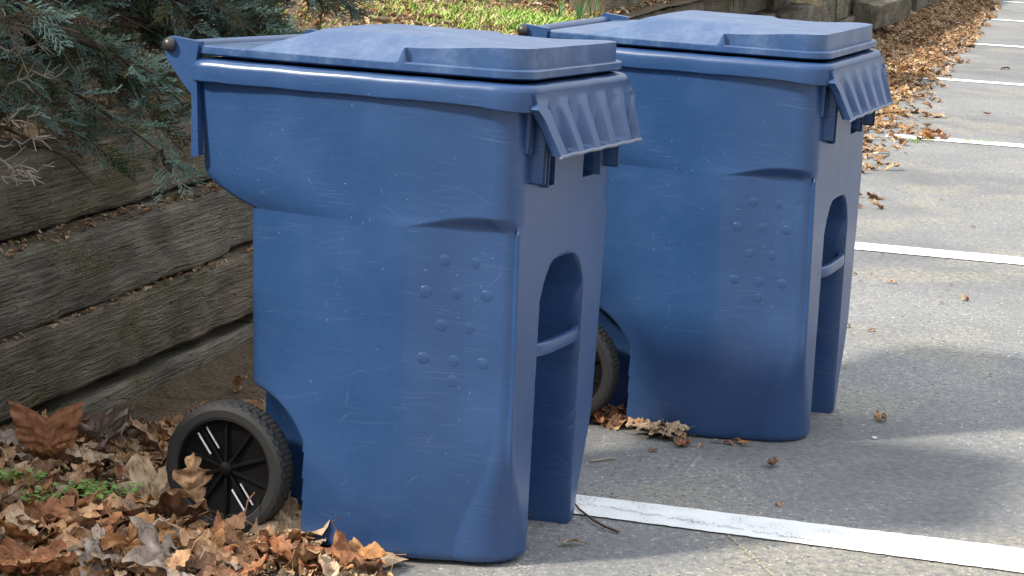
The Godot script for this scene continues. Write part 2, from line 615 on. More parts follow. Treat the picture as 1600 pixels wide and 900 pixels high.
# ------------------------------------------------------------------ timber wall
func timber_mesh(length: float, w: float, h: float, sd: int, rough: float) -> ArrayMesh:
	var g := Geo.new()
	var nz := FastNoiseLite.new(); nz.seed = sd; nz.frequency = 1.0; nz.fractal_octaves = 3
	# outline of the end, rounded and worn; x runs along the timber
	var prof := []
	var r := 0.014
	for c in [[1, 1], [1, -1], [-1, -1], [-1, 1]]:
		var cx: float = c[0] * (w / 2 - r); var cy: float = c[1] * (h / 2 - r)
		var a0 := atan2(c[1], c[0])
		for k in 3: prof.append(Vector2(cx, cy) + Vector2.from_angle(a0 + PI / 4 - k * PI / 4) * r)
		var nxt: Array = {"11": [1, -1], "1-1": [-1, -1], "-1-1": [-1, 1], "-11": [1, 1]}["%d%d" % c]
		var e: Vector2 = prof[-1]
		var f := Vector2(nxt[0] * (w / 2 - r), nxt[1] * (h / 2 - r)) + Vector2.from_angle(atan2(nxt[1], nxt[0]) + PI / 4) * r
		for k in range(1, 6): prof.append(e.lerp(f, k / 6.0))
	prof.append(prof[0])
	var n := 56
	var rows := []; var uvs := []
	for i in n + 1:
		var x := length * (float(i) / n - 0.5)
		var row := []; var ur := []
		var arc := 0.0
		for k in prof.size():
			var q: Vector2 = prof[k]
			if k > 0: arc += q.distance_to(prof[k - 1])
			var kk := k % (prof.size() - 1)
			var qq: Vector2 = prof[kk]
			var d := rough * (0.6 * nz.get_noise_3d(x * 3.0, qq.x * 14.0, qq.y * 14.0) + 0.5 * nz.get_noise_3d(x * 9.0 + 40.0, qq.x * 45.0, qq.y * 45.0))
			if i == 0 or i == n: d -= 0.006
			var dir := qq.normalized()
			row.append(Vector3(x + (rough * 0.6 * nz.get_noise_2d(qq.x * 40.0, qq.y * 40.0) if i == 0 or i == n else 0.0), qq.y + dir.y * d, qq.x + dir.x * d))
			ur.append(Vector2(x / 2.4 + sd * 0.37, arc / 0.8 + sd * 0.21))
		rows.append(row); uvs.append(ur)
	g.grid(rows, false, true, uvs)
	g.fan(rows[0], false); g.fan(rows[-1], true)
	for k in range(g.v.size() - 2 * (prof.size() + 1), g.v.size()):
		g.uv[k] = Vector2(g.v[k].y * 0.5 + sd * 0.1, g.v[k].z * 1.2)
	return g.mesh()

func make_wall() -> void:
	var wall := thing("retaining_wall", "low leaning wall of stacked weathered timbers beside the parking lot", "wall")
	var variants := []
	for k in 6: variants.append(timber_mesh(2.40, 0.20, 0.190, 70 + k, 0.013))
	var shorts := []
	for k in 4: shorts.append(timber_mesh(1.20, 0.21, 0.198, 80 + k, 0.016))
	var worn := timber_mesh(2.4, 0.2, 0.196, 90, 0.017)
	var turn := atan2(-WD.z, WD.x)      # local x along WD
	var setback := [0.0, -0.012, -0.03, -0.11, -0.15]
	var joints := [-3.32, -3.14, -3.48, -3.22, -0.7]
	for c in 5:
		var s: float = joints[c]
		var k := 0
		while s < 24.0:
			if c == 4 and s < 5.0:
				s += 2.42; continue
			var far := smoothstep(4.0, 9.0, s)
			var short := s > 7.0
			var o := put("timber", shorts[(c * 2 + k) % 4] if short else variants[(c * 2 + k) % 6] if not (c == 2 and k == 1) else worn, [M.wood, M.wood_brown, M.wood_grey][rng.randi() % 3], wall)
			var p: Vector3 = W0 + WD * (s + (0.6 if short else 1.2)) + WN * (-0.10 + setback[c] - far * 0.05 * c + rnd(-0.012, 0.012) * (1 + 2.5 * far))
			p.y = 0.2 * c + rnd(-0.004, 0.004) - (0.022 if c == 0 else 0.0)
			o.position = p
			o.rotation = Vector3(rnd(-0.02, 0.02) * (1 + far), turn + rnd(-0.008, 0.008) * (1 + 6 * far), rnd(-0.004, 0.004) * (1 + 6 * far))
			if rng.randf() < 0.5: o.rotate_object_local(Vector3.RIGHT, PI)
			s += (1.23 + rnd(0.0, 0.05)) if short else 2.42
			k += 1
	# short timbers that have slipped forward out of the wall
	for a in [[10.9, 0.74, 0.05, 0.10, 0.10, "short square timber slipped forward and tilting up on the far wall"], [14.7, 0.33, 0.06, -0.12, 0.03, "short timber block jutting from the far wall above the leaf strip"]]:
		var o := put("loose_timber", timber_mesh(1.05, 0.22, 0.21, 95 + int(a[0]), 0.014), M.wood_grey)
		var p: Vector3 = W0 + WD * (a[0] + 0.5) + WN * a[2]
		p.y = a[1]
		o.position = p
		o.rotation = Vector3(0.12, turn + a[3], a[4])
		tag(o, a[5], "timber")

# ------------------------------------------------------------------ the wheeled bins; x to the front, z to the near side, y up
func outline(xr: float, xf: float, w: float, rf: float, rr: float, bow: float, front_q: Array) -> Array:
	var pts := []
	var n := 120
	for i in n:                                      # near side, rear to front
		var s := float(i) / (n - 1)
		pts.append(Vector3(lerpf(xr + rr, xf - rf, s), 0, w + bow * (1.0 - pow(2 * s - 1, 2))))
	for i in range(1, 12):
		var a := PI / 2 * i / 12.0
		pts.append(Vector3(xf - rf + rf * sin(a), 0, w - rf + rf * cos(a)))
	for q in front_q:
		pts.append(Vector3(xf, 0, (w - rf) * q))
	for i in range(11, 0, -1):
		var a := PI / 2 * i / 12.0
		pts.append(Vector3(xf - rf + rf * sin(a), 0, -(w - rf + rf * cos(a))))
	for i in range(n - 1, -1, -1):
		var s := float(i) / (n - 1)
		pts.append(Vector3(lerpf(xr + rr, xf - rf, s), 0, -(w + bow * (1.0 - pow(2 * s - 1, 2)))))
	for i in range(1, 8):
		var a := PI / 2 * i / 8.0
		pts.append(Vector3(xr + rr - rr * sin(a), 0, -(w - rr + rr * cos(a))))
	for i in 17:
		pts.append(Vector3(xr, 0, lerpf(-(w - rr), w - rr, i / 16.0)))
	for i in range(7, 0, -1):
		var a := PI / 2 * i / 8.0
		pts.append(Vector3(xr + rr - rr * sin(a), 0, w - rr + rr * cos(a)))
	return pts

func side_width(y: float) -> float:
	return lerpf(0.276, 0.346, y / 0.96)

func side_z(x: float, y: float) -> float:
	var rear := -0.222 + 0.012 * (1 - y) + 0.045
	var u := (x - rear) / (lerpf(0.393, 0.386, y) - 0.040 - rear)
	return side_width(y) + lerpf(0.042, 0.020, y) * (1.0 - pow(2 * u - 1, 2)) - panel_inset(x, y)

func panel_inset(x: float, y: float) -> float:        # the gripping panel sunk into each side near the front
	var arch := 0.7005 + 0.032 * sin(clampf((x - 0.165) / 0.225, 0, 1) * PI * 0.72)
	var f := 1.0 if y < 0.700 else smoothstep(arch, 0.6995, y)
	return 0.026 * smoothstep(0.155, 0.31, x) * f * (1.0 - 0.75 * smoothstep(0.55, 0.0, y))

const WX := -0.236
const WR := 0.143

func body_mesh() -> ArrayMesh:
	var qs := []
	for i in 121: qs.append(1.0 - 2.0 * i / 120.0)
	for e in [0.50, 0.52, 0.54, 0.56, 0.58, 0.60, 0.40, 0.408, 0.63, 0.638]:
		qs.append(e); qs.append(-e)
	qs.sort(); qs.reverse()
	var ys := [0.0, 0.002, 0.006, 0.012, 0.02]
	for i in 200: ys.append(0.028 + (0.972 - 0.028) * i / 199.0)
	for k in 26: ys.append(0.6985 + 0.0015 * k)
	for e in [ 0.784, 0.788, 0.868, 0.872]: ys.append(e)
	ys.sort()
	var rows := []
	for y in ys:
		var up := smoothstep(0.700, 0.775, y)
		up = 1.0 - pow(1.0 - clampf((y - 0.700) / 0.075, 0, 1), 1.8) if y > 0.70 else 0.0
		var xr: float = lerpf(-0.222 + 0.012 * (1 - y), -0.334, up) - 0.010 * smoothstep(0.775, 0.96, y)
		var xf: float = lerpf(0.393, 0.386, y)
		var w := side_width(y)
		var rf: float = lerpf(lerpf(0.120, 0.040, smoothstep(0.0, 0.28, y)), 0.064, smoothstep(0.695, 0.725, y))
		var edge := 0.0
		if y < 0.02: edge = 0.018 - sqrt(maxf(0.0, 0.018 * 0.018 - pow(maxf(0.018 - y, 0.0), 2)))
		var ring := outline(xr + edge, xf - edge, w - edge, maxf(rf - edge, 0.008), 0.045, lerpf(0.042, 0.020, y), qs)
		for i in ring.size():
			var p: Vector3 = ring[i]
			p.y = y
			var sz := signf(p.z)
			if absf(p.z) > w - rf - 0.002:
				p.z -= sz * panel_inset(p.x, y) * smoothstep(xf + 0.002, xf - 0.014, p.x)
			var q := absf(p.z) / (w - rf)
			if p.x > xf - edge - 0.001:
				var arch := 0.628 - 0.075 * pow(clampf(absf(p.z) / 0.140, 0, 1), 4)
				var ch := smoothstep(0.146, 0.128, absf(p.z)) * smoothstep(arch, arch - 0.028, y)
				p.x -= 0.125 * ch
				if y > 0.786 and y < 0.870 and absf(p.z) > 0.098 and absf(p.z) < 0.163:
					p.x -= 0.12
				# shallow pocket under the front handle
				p.x -= 0.004 * smoothstep(0.86, 0.89, y)
			# the wheel arches
			var dx := p.x - WX
			var dy: float = y - WR
			if dx < 0.17 and absf(p.z) > 0.20 and y < 0.34:
				var rad := sqrt(dx * dx + dy * dy) if (dy > 0 or dx < 0) else dx
				if dx < 0 and dy > 0: rad = maxf(dy, 0.0)
				if dx < 0 and dy <= 0: rad = 0.0
				p.z = sz * lerpf(0.20, absf(p.z), smoothstep(0.148, 0.188, rad))
			ring[i] = p
		rows.append(ring)
	var g := Geo.new()
	g.grid(rows, true, true)
	g.fan(rows[0], false)
	return g.creased(40.0)

func front_uniform(n: int) -> Array:
	var qs := []
	for i in n: qs.append(1.0 - 2.0 * i / (n - 1.0))
	return qs

func rim_mesh() -> ArrayMesh:
	var g := Geo.new()
	var rows := []
	var prof := [[-0.032, 0.955], [-0.012, 0.9535], [-0.003, 0.954], [0.0, 0.957], [0.0, 0.984], [-0.002, 0.9915], [-0.006, 0.9965], [-0.011, 0.9992], [-0.03, 1.0005], [-0.034, 0.996], [-0.034, 0.96]]
	for e in prof:
		var ring := outline(-0.351 - e[0], 0.414 + e[0], 0.368 + e[0], maxf(0.08 + e[0], 0.02), 0.04, 0.012, front_uniform(41))
		for i in ring.size():
			var y: float = e[1]
			if y < 0.96: y -= 0.008 * smoothstep(0.25, 0.40, ring[i].x)
			y += 0.0012 * noise.get_noise_2d(ring[i].x * 900.0, ring[i].z * 900.0)
			ring[i].y = y
		rows.append(ring)
	rows.append(rows[0])
	g.grid(rows, true, true)
	return g.creased(50.0)

func lip_mesh() -> ArrayMesh:
	var g := Geo.new()
	var face := []; var back := []
	var nq := 131
	for v in 25:
		var t := v / 24.0
		var half := lerpf(0.322, 0.276, t) + 0.016 * pow(1.0 - clampf((t - 0.25) / 0.25, 0, 1), 2.0) * smoothstep(0.15, 0.25, t)
		var r1 := []; var r2 := []
		for i in nq:
			var q := lerpf(-1.14, 1.14, i / (nq - 1.0))
			var qc := clampf(q, -1, 1)
			var ret := maxf(absf(q) - 1.0, 0.0) / 0.14       # the cheeks turn back to the body
			var z := half * qc
			var wave := fposmod(qc * 2.5 + 0.25, 1.0)          # five flutes that deepen downwards
			var tri := absf(wave - 0.5) * 2.0
			tri = clampf((tri - 0.34) / 0.36, 0, 1)
			var depth := 0.026 * clampf(t * 1.15 - 0.10, 0, 1) * (1.0 - 0.85 * smoothstep(0.93, 1.0, t))
			if absf(qc) > 0.97: tri *= 0.0
			var x := 0.4152 + 0.046 * clampf((t - 0.08) / 0.92, 0, 1) - depth * tri - 0.017 * ret
			var y := 0.984 - 0.124 * t
			r1.append(Vector3(x, y, z))
			r2.append(Vector3(x - 0.006, y, z - signf(z) * 0.005 * smoothstep(0.9, 1.0, absf(q))))
		face.append(r1); back.append(r2)
	g.grid(face, false, true)
	g.grid(back, false, false)
	g.grid([face[-1], back[-1]], false, true)
	for e in [0, nq - 1]:
		var a := []; var b := []
		for v in 25:
			a.append(face[v][e]); b.append(back[v][e])
		g.grid([a, b], false, e == 0)
	# rolled bottom edge, rubbed pale
	var path := []; var rad := []
	for i in range(8, nq - 8, 2):
		path.append(face[-1][i] + Vector3(-0.001, 0.0, 0)); rad.append(0.0038)
	var e := Geo.new()
	e.tube(path, rad, 7)
	M.lip_edge = e.mesh()
	return g.creased(22.0)

func lid_height(x: float, z: float, d: float) -> float:
	var dz := 0.350 - absf(z)
	var crown := 1.0 - pow(1.0 - clampf((dz - 0.01) / 0.30, 0, 1), 1.7)
	var rear := 1.0275 + minf(dz * 0.30, 0.040) + 0.012 * crown          # sides slope up to the middle
	var front := 1.0555 + 0.013 * smoothstep(0.14, 0.36, x) + 0.024 * crown * (1.0 - smoothstep(0.10, 0.39, x))
	var h := lerpf(rear, front, smoothstep(0.122, 0.138, x))
	if x > 0.139 and d < 0.0145: h = 1.0275                                 # ledge outside the raised front
	return minf(h, 1.0275 + maxf(0.0, (x + 0.215) * 0.42)) - 0.004 * smoothstep(-0.30, -0.36, x)

func lid_mesh() -> ArrayMesh:
	var g := Geo.new()
	var rows := []
	var ds := [0.0, 0.0, 0.0, 0.003, 0.008, 0.0140, 0.0155, 0.018, 0.024, 0.032, 0.042, 0.052]
	while ds[-1] < 0.35: ds.append(ds[-1] + 0.013)
	for j in ds.size():
		var d: float = ds[j]
		var ring := outline(-0.352 + d, 0.402 - d, 0.346 - d, maxf(0.075 - d, 0.004), maxf(0.035 - d, 0.003), 0.012 * (1.0 - d / 0.36), front_uniform(41))
		for i in ring.size():
			var p: Vector3 = ring[i]
			if j == 0: p.y = 1.0075
			elif j == 1: p.y = 1.011
			elif j == 2: p.y = 1.0245
			else: p.y = lid_height(p.x, p.z, d) + 0.0012 * noise.get_noise_2d(p.x * 300.0, p.z * 300.0)
			if j == 0: p += Vector3(0 if absf(p.x) < 0.3 else -signf(p.x) * 0.006, 0, -signf(p.z) * 0.006)
			ring[i] = p
		rows.append(ring)
	g.grid(rows, true, true)
	g.fan(rows[-1], true)
	return g.creased(26.0)

func arm_mesh(z: float) -> ArrayMesh:
	var poly := [Vector2(-0.412, 1.034), Vector2(-0.400, 1.041), Vector2(-0.33, 1.034), Vector2(-0.335, 1.0), Vector2(-0.322, 0.80), Vector2(-0.339, 0.795), Vector2(-0.343, 0.925), Vector2(-0.372, 0.955), Vector2(-0.405, 0.995), Vector2(-0.413, 1.015)]
	var g := Geo.new()
	var a := []; var b := []
	for p in poly:
		a.append(Vector3(p.x, p.y, z + 0.012)); b.append(Vector3(p.x, p.y, z - 0.012))
	var ids := Geometry2D.triangulate_polygon(PackedVector2Array(poly))
	for side in [a, b]:
		var base := g.v.size()
		for p in side: g.pt(p)
		for k in range(0, ids.size(), 3):
			if side == a: g.tri(base + ids[k], base + ids[k + 2], base + ids[k + 1])
			else: g.tri(base + ids[k], base + ids[k + 1], base + ids[k + 2])
	for i in a.size():
		var j := (i + 1) % a.size()
		g.flat_quad(a[i], b[i], b[j], a[j])
	return g.mesh(false)

func tyre_mesh() -> ArrayMesh:
	var g := Geo.new()
	var rows := []
	var n := 144
	for e in [[0.109, -0.030, 0], [0.113, -0.0325, 0], [0.128, -0.0335, 0], [0.1375, -0.030, 0], [0.1415, -0.0255, 1], [0.143, -0.018, 1], [0.143, -0.011, 1], [0.143, -0.004, 1], [0.143, 0.003, 1], [0.143, 0.010, 1], [0.143, 0.018, 1], [0.1415, 0.0255, 1], [0.1375, 0.030, 0], [0.128, 0.0335, 0], [0.113, 0.0325, 0], [0.109, 0.030, 0]]:
		var ring := []
		for k in n:
			var a := TAU * k / n
			var r: float = e[0]
			if e[2]:
				var u := fposmod(k / 4.0 + e[1] * 70.0, 1.0)
				var v := fposmod(k / 4.0 - e[1] * 70.0, 1.0)
				if u < 0.25 or v < 0.25: r -= 0.0034
			ring.append(Vector3(cos(a) * r, sin(a) * r, e[1]))
		rows.append(ring)
	g.grid(rows, true, true)
	return g.creased(24.0)

func add_wheel(bin: Node3D, side: float) -> void:
	var hub := Node3D.new()
	hub.name = "wheel"
	bin.add_child(hub, true)
	hub.position = Vector3(WX, WR, side * 0.318)
	hub.rotation.x = 0.0
	if side < 0: hub.rotation.y = PI
	put("tyre", M.tyre, M.rubber, hub)
	put("rim", M.rim_disc, M.hub, hub)
	for k in 10:
		var o := put("spoke", M.spoke, M.hub, hub)
		o.rotation.z = TAU * k / 10 - 0.91
	put("hub_cap", M.cap, M.hub, hub)
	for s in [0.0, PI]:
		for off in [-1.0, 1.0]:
			var o := put("painted_glint", M.bar, M.pale, hub)  # bright bars paint in the reflections of the slots
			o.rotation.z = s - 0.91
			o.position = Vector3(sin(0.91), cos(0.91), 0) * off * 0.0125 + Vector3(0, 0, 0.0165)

func make_bin() -> Node3D:
	var bin := thing("wheeled_bin", "", "")
	put("body", body_mesh(), M.blue, bin)
	put("rim_flange", rim_mesh(), M.blue, bin)
	put("front_handle", lip_mesh(), M.blue, bin)
	put("handle_edge", M.lip_edge, M.worn, bin)
	put("lid", lid_mesh(), M.blue_lid, bin)
	for s in [1.0, -1.0]: put("hinge_arm", arm_mesh(s * 0.340), M.blue, bin)
	var g := Geo.new()
	g.tube([Vector3(-0.395, 1.017, -0.33), Vector3(-0.395, 1.017, 0.33)], [0.015, 0.015], 16)
	put("rear_handle", g.mesh(), M.blue, bin)
	g = Geo.new()
	g.lathe([[0.0, 0.018], [0.006, 0.0175], [0.011, 0.015], [0.0145, 0.010], [0.0155, 0.004], [0.015, 0.0]], 20, Vector3.ZERO)
	var pin := g.mesh()
	for s in [1.0, -1.0]:
		var o := put("hinge_pin", pin, M.pin, bin)
		o.position = Vector3(-0.397, 1.024, s * 0.352)
		if s < 0: o.rotation.y = PI
	# fins beside the lifting slots under the front handle
	for s in [1.0, -1.0]:
		for e in [[0.168, 0.180, 0.785, 0.954, 0.402], [0.240, 0.253, 0.797, 0.954, 0.420], [0.262, 0.284, 0.858, 0.954, 0.396]]:
			g = Geo.new()
			g.box(Vector3(0.33, e[2], minf(s * e[0], s * e[1])), Vector3(e[4], e[3], maxf(s * e[0], s * e[1])), 0.004)
			put("slot_fin", g.mesh(), M.blue, bin)
	# bar to lift the bin by, across the front channel
	g = Geo.new()
	var rows := []
	for i in 19:
		var t := i / 18.0
		var z := lerpf(-0.150, 0.150, t)
		var x := 0.372 + 0.018 * (1.0 - pow(2 * t - 1, 4))
		var ring := []
		for k in 14:
			var a := TAU * k / 14
			var c := cos(a); var s := sin(a)
			ring.append(Vector3(x + 0.011 * signf(c) * pow(absf(c), 0.6), 0.440 + 0.0145 * signf(s) * pow(absf(s), 0.5), z))
		rows.append(ring)
	g.grid(rows, true, true)
	put("lift_bar", g.mesh(), M.blue, bin)
	# raised dots on the side panels
	g = Geo.new()
	g.lathe([[0.0, 0.0009], [0.006, 0.0008], [0.0105, 0.0004], [0.0128, 0.0], [0.0135, -0.002]], 16, Vector3.ZERO)
	var dot := g.mesh()
	var spots := [[0.240, 0.636], [0.300, 0.634], [0.205, 0.570], [0.265, 0.570], [0.325, 0.568], [0.238, 0.502], [0.292, 0.500], [0.205, 0.432], [0.265, 0.430], [0.322, 0.428], [0.264, 0.388]]
	for s in [1.0, -1.0]:
		for e in spots:
			var n := Vector3(side_z(e[0] - 0.006, e[1]) - side_z(e[0] + 0.006, e[1]), side_z(e[0], e[1] - 0.006) - side_z(e[0], e[1] + 0.006), 0.012).normalized()
			var o := put("grip_dot", dot, M.blue, bin)
			n.z *= s
			o.position = Vector3(e[0], e[1], s * side_z(e[0], e[1])) - n * 0.0001
			o.basis = Basis.looking_at(-n, Vector3.UP)
	g = Geo.new()
	g.tube([Vector3(WX, WR, -0.30), Vector3(WX, WR, 0.30)], [0.009, 0.009], 12)
	put("axle", g.mesh(), M.steel, bin)
	# shared wheel pieces
	M.tyre = tyre_mesh()
	g = Geo.new()
	g.lathe([[0.0, 0.008], [0.03, 0.008], [0.098, 0.012], [0.102, 0.020], [0.105, 0.0305], [0.1095, 0.0310], [0.111, 0.028], [0.110, -0.028], [0.10, -0.028], [0.09, -0.01], [0.0, -0.006]], 72, Vector3.ZERO)
	M.rim_disc = g.mesh()
	g = Geo.new(); g.box(Vector3(0.012, -0.0036, 0.006), Vector3(0.1035, 0.0036, 0.0185), 0.001)
	M.spoke = g.mesh(false)
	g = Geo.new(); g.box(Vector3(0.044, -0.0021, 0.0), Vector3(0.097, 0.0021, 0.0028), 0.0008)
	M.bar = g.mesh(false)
	g = Geo.new(); g.lathe([[0.0, 0.026], [0.008, 0.0255], [0.012, 0.023], [0.016, 0.022], [0.017, 0.012], [0.022, 0.009]], 24, Vector3.ZERO)
	M.cap = g.mesh()
	add_wheel(bin, 1.0)
	add_wheel(bin, -1.0)
	return bin

func make_bins() -> void:
	var a := make_bin()
	a.position = Vector3(-0.260, 0.0, -4.859)
	a.rotation_degrees = Vector3(-1.8, -19.85, 0.0)
	a.scale = Vector3(0.99, 1.012, 0.99)
	tag(a, "blue plastic wheeled bin with its wheel sunk in the brown leaves", "bin", "blue wheeled bins by the timber wall")
	var b: Node3D = a.duplicate()
	b.name = numbered("wheeled_bin")
	add_child(b)
	b.scale = Vector3.ONE
	b.position = Vector3(0.484, 0.0, -6.04)
	b.rotation_degrees = Vector3(-0.25, -19.9, -0.28)
	tag(b, "blue plastic wheeled bin standing on bare asphalt behind the other bin", "bin", "blue wheeled bins by the timber wall")

# ------------------------------------------------------------------ leaves
func leaf_mesh(kind: String, sd: int, curl: float, fold: float, ripple: float) -> ArrayMesh:
	var r := RandomNumberGenerator.new(); r.seed = sd
	var nz := FastNoiseLite.new(); nz.seed = sd; nz.frequency = 1.0
	var g := Geo.new()
	var rows := []; var uvs := []
	var na := 26; var nb := 9
	if kind == "broad":
		# palmate outline: five pointed lobes, drawn as rings round the leaf's heart
		var lobes := [[0.0, 0.62, 0.30], [0.95, 0.54, 0.30], [-0.95, 0.54, 0.30], [1.95, 0.36, 0.30], [-1.95, 0.36, 0.30]]
		var nn := 60
		for k in 6:
			var f := k / 5.0
			var row := []; var ur := []
			for i in nn:
				var a := -PI + TAU * i / nn
				var rad := 0.20
				for l in lobes:
					var da := absf(angle_difference(a, l[0]))
					rad = maxf(rad, l[1] * maxf(0.0, 1.0 - pow(da / 0.62, 1.25)) + 0.20)
				rad += 0.009 * sin(a * 23.0 + sd) + 0.03 * nz.get_noise_1d(a * 2.0)
				if absf(a) > 2.75: rad *= 0.55
				row.append(Vector3(sin(a) * rad * f, 0, 0.38 + cos(a) * rad * f))
				ur.append(Vector2(0.5 + sin(a) * rad * f * 0.7, 0.38 + cos(a) * rad * f * 0.8))
			rows.append(row); uvs.append(ur)
		g.grid(rows, true, true, uvs)
	else:
		for i in na:
			var t := i / (na - 1.0)
			var w := 0.0
			if kind == "oak":
				w = 0.30 * pow(sin(PI * pow(t, 0.85)), 0.8)
				var l := absf(sin(PI * (t * 3.6 + 0.1)))
				w *= 0.32 + 0.68 * pow(l, 0.8)
				w *= 1.0 + 0.2 * nz.get_noise_1d(t * 8.0)
				if t > 0.93: w *= (1.0 - t) / 0.07
			elif kind == "fan":
				w = 0.16 + 0.34 * sqrt(t) + 0.012 * sin(t * 40.0)
			elif kind == "oval":
				w = 0.24 * pow(sin(PI * pow(t, 0.75)), 0.75) * (1.0 + 0.06 * sin(t * 50.0) + 0.15 * nz.get_noise_1d(t * 6.0))
			else:
				w = 0.12 * sin(PI * t) * (1.0 + 0.3 * nz.get_noise_1d(t * 9.0))
			w = maxf(w, 0.004)
			var row := []; var ur := []
			for j in nb:
				var s := 2.0 * j / (nb - 1.0) - 1.0
				row.append(Vector3(s * w, 0, t * (0.78 + 0.24 * pow(absf(s), 0.6)) if kind == "fan" else t + 0.30 * w * absf(s) * (1.0 if kind == "oak" else 0.4)))
				ur.append(Vector2(0.5 + s * w * 1.6, t))
			rows.append(row); uvs.append(ur)
		g.grid(rows, false, false, uvs)
	# stalk
	var st := 0.26 if kind != "sliver" else 0.08
	g.tube([Vector3(0.0, 0.0, 0.06), Vector3(0.004, 0.004, -st * 0.5), Vector3(r.randf_range(-0.05, 0.05), 0.02, -st)], [0.008, 0.009, 0.011], 4)
	# fold across, curl along, ripple
	for i in g.v.size():
		var p := g.v[i]
		var y := fold * absf(p.x) * (1.0 + 0.5 * nz.get_noise_1d(p.z * 3.0 + 9.0)) + ripple * (nz.get_noise_2d(p.x * 5.0, p.z * 5.0) + 0.5 * nz.get_noise_2d(p.x * 11.0 + 30.0, p.z * 11.0))
		var edge := absf(p.x)
		y += ripple * 1.6 * edge * nz.get_noise_2d(p.x * 9.0 + 70.0, p.z * 9.0)
		var x := p.x
		if absf(fold) > 0.9:       # rolled up across
			var kf := fold * 2.2
			y = (1.0 - cos(p.x * kf)) / kf + ripple * nz.get_noise_2d(p.x * 5.0, p.z * 5.0)
			x = sin(p.x * kf) / kf
		var z := p.z - 0.5
		if absf(curl) > 0.02:
			var c := z * curl
			var zz := sin(c) / curl - y * sin(c)
			y = (1.0 - cos(c)) / curl + y * cos(c)
			z = zz
		g.v[i] = Vector3(x, y, z)
	return g.mesh()

var shapes := {}

func make_leaf_shapes() -> void:
	shapes = {"oak": [], "broad": [], "oval": [], "sliver": [], "curled": [], "fan": []}
	for k in 5:
		shapes.oak.append(leaf_mesh("oak", 100 + k, [0.6, -0.8, 1.3, 0.2, -1.5][k], [0.12, 0.3, -0.15, 0.2, 0.4][k], 0.10))
		shapes.broad.append(leaf_mesh("broad", 120 + k, [0.7, -0.9, 1.4, -0.4, 0.3][k], [0.15, -0.2, 0.25, 0.35, 0.05][k], 0.13))
		shapes.oval.append(leaf_mesh("oval", 140 + k, [0.9, -1.2, 0.5, 1.8, -0.5][k], [0.2, 0.5, -0.3, 0.6, 0.35][k], 0.09))
		shapes.curled.append(leaf_mesh("oval" if k % 2 else "oak", 160 + k, [1.2, -1.6, 2.2, 0.6, -2.6][k], [1.6, 2.6, -2.0, 3.2, 1.3][k], 0.12))
	shapes.fan = [leaf_mesh("fan", 190, 0.25, 0.12, 0.06)]
	for k in 3:
		shapes.sliver.append(leaf_mesh("sliver", 180 + k, [1.0, -1.5, 2.0][k], [0.3, 1.2, -0.4][k], 0.08))

const WORD := {"oak": "lobed oak leaf", "broad": "broad pointed leaf", "oval": "oval leaf", "sliver": "narrow leaf sliver", "curled": "curled-up dry leaf"}

func drop_leaf(at: Vector3, kind: String, tone: String, size: float, rot: Vector3, where: String, group: String, label := "", pick := -1) -> void:
	var arr: Array = shapes[kind]
	var o := put("fallen_leaf", arr[pick if pick >= 0 else rng.randi() % arr.size()], M.tones[tone])
	o.position = at
	o.rotation = rot
	o.scale = Vector3.ONE * size
	tag(o, label if label else "%s %s %s" % [tone, WORD[kind], where], "leaf", group)

func any_tone() -> String:
	var r := rng.randf()
	if r < 0.22: return "rust brown"
	if r < 0.50: return "tan"
	if r < 0.66: return "pale buff"
	if r < 0.82: return "dark brown"
	if r < 0.90: return "greyish"
	return "orange brown"

func any_kind() -> String:
	var r := rng.randf()
	if r < 0.26: return "broad"
	if r < 0.50: return "oak"
	if r < 0.68: return "oval"
	if r < 0.93: return "curled"
	return "sliver"

func in_poly(x: float, y: float, poly: PackedVector2Array) -> bool:
	return Geometry2D.is_point_in_polygon(Vector2(x, y), poly)

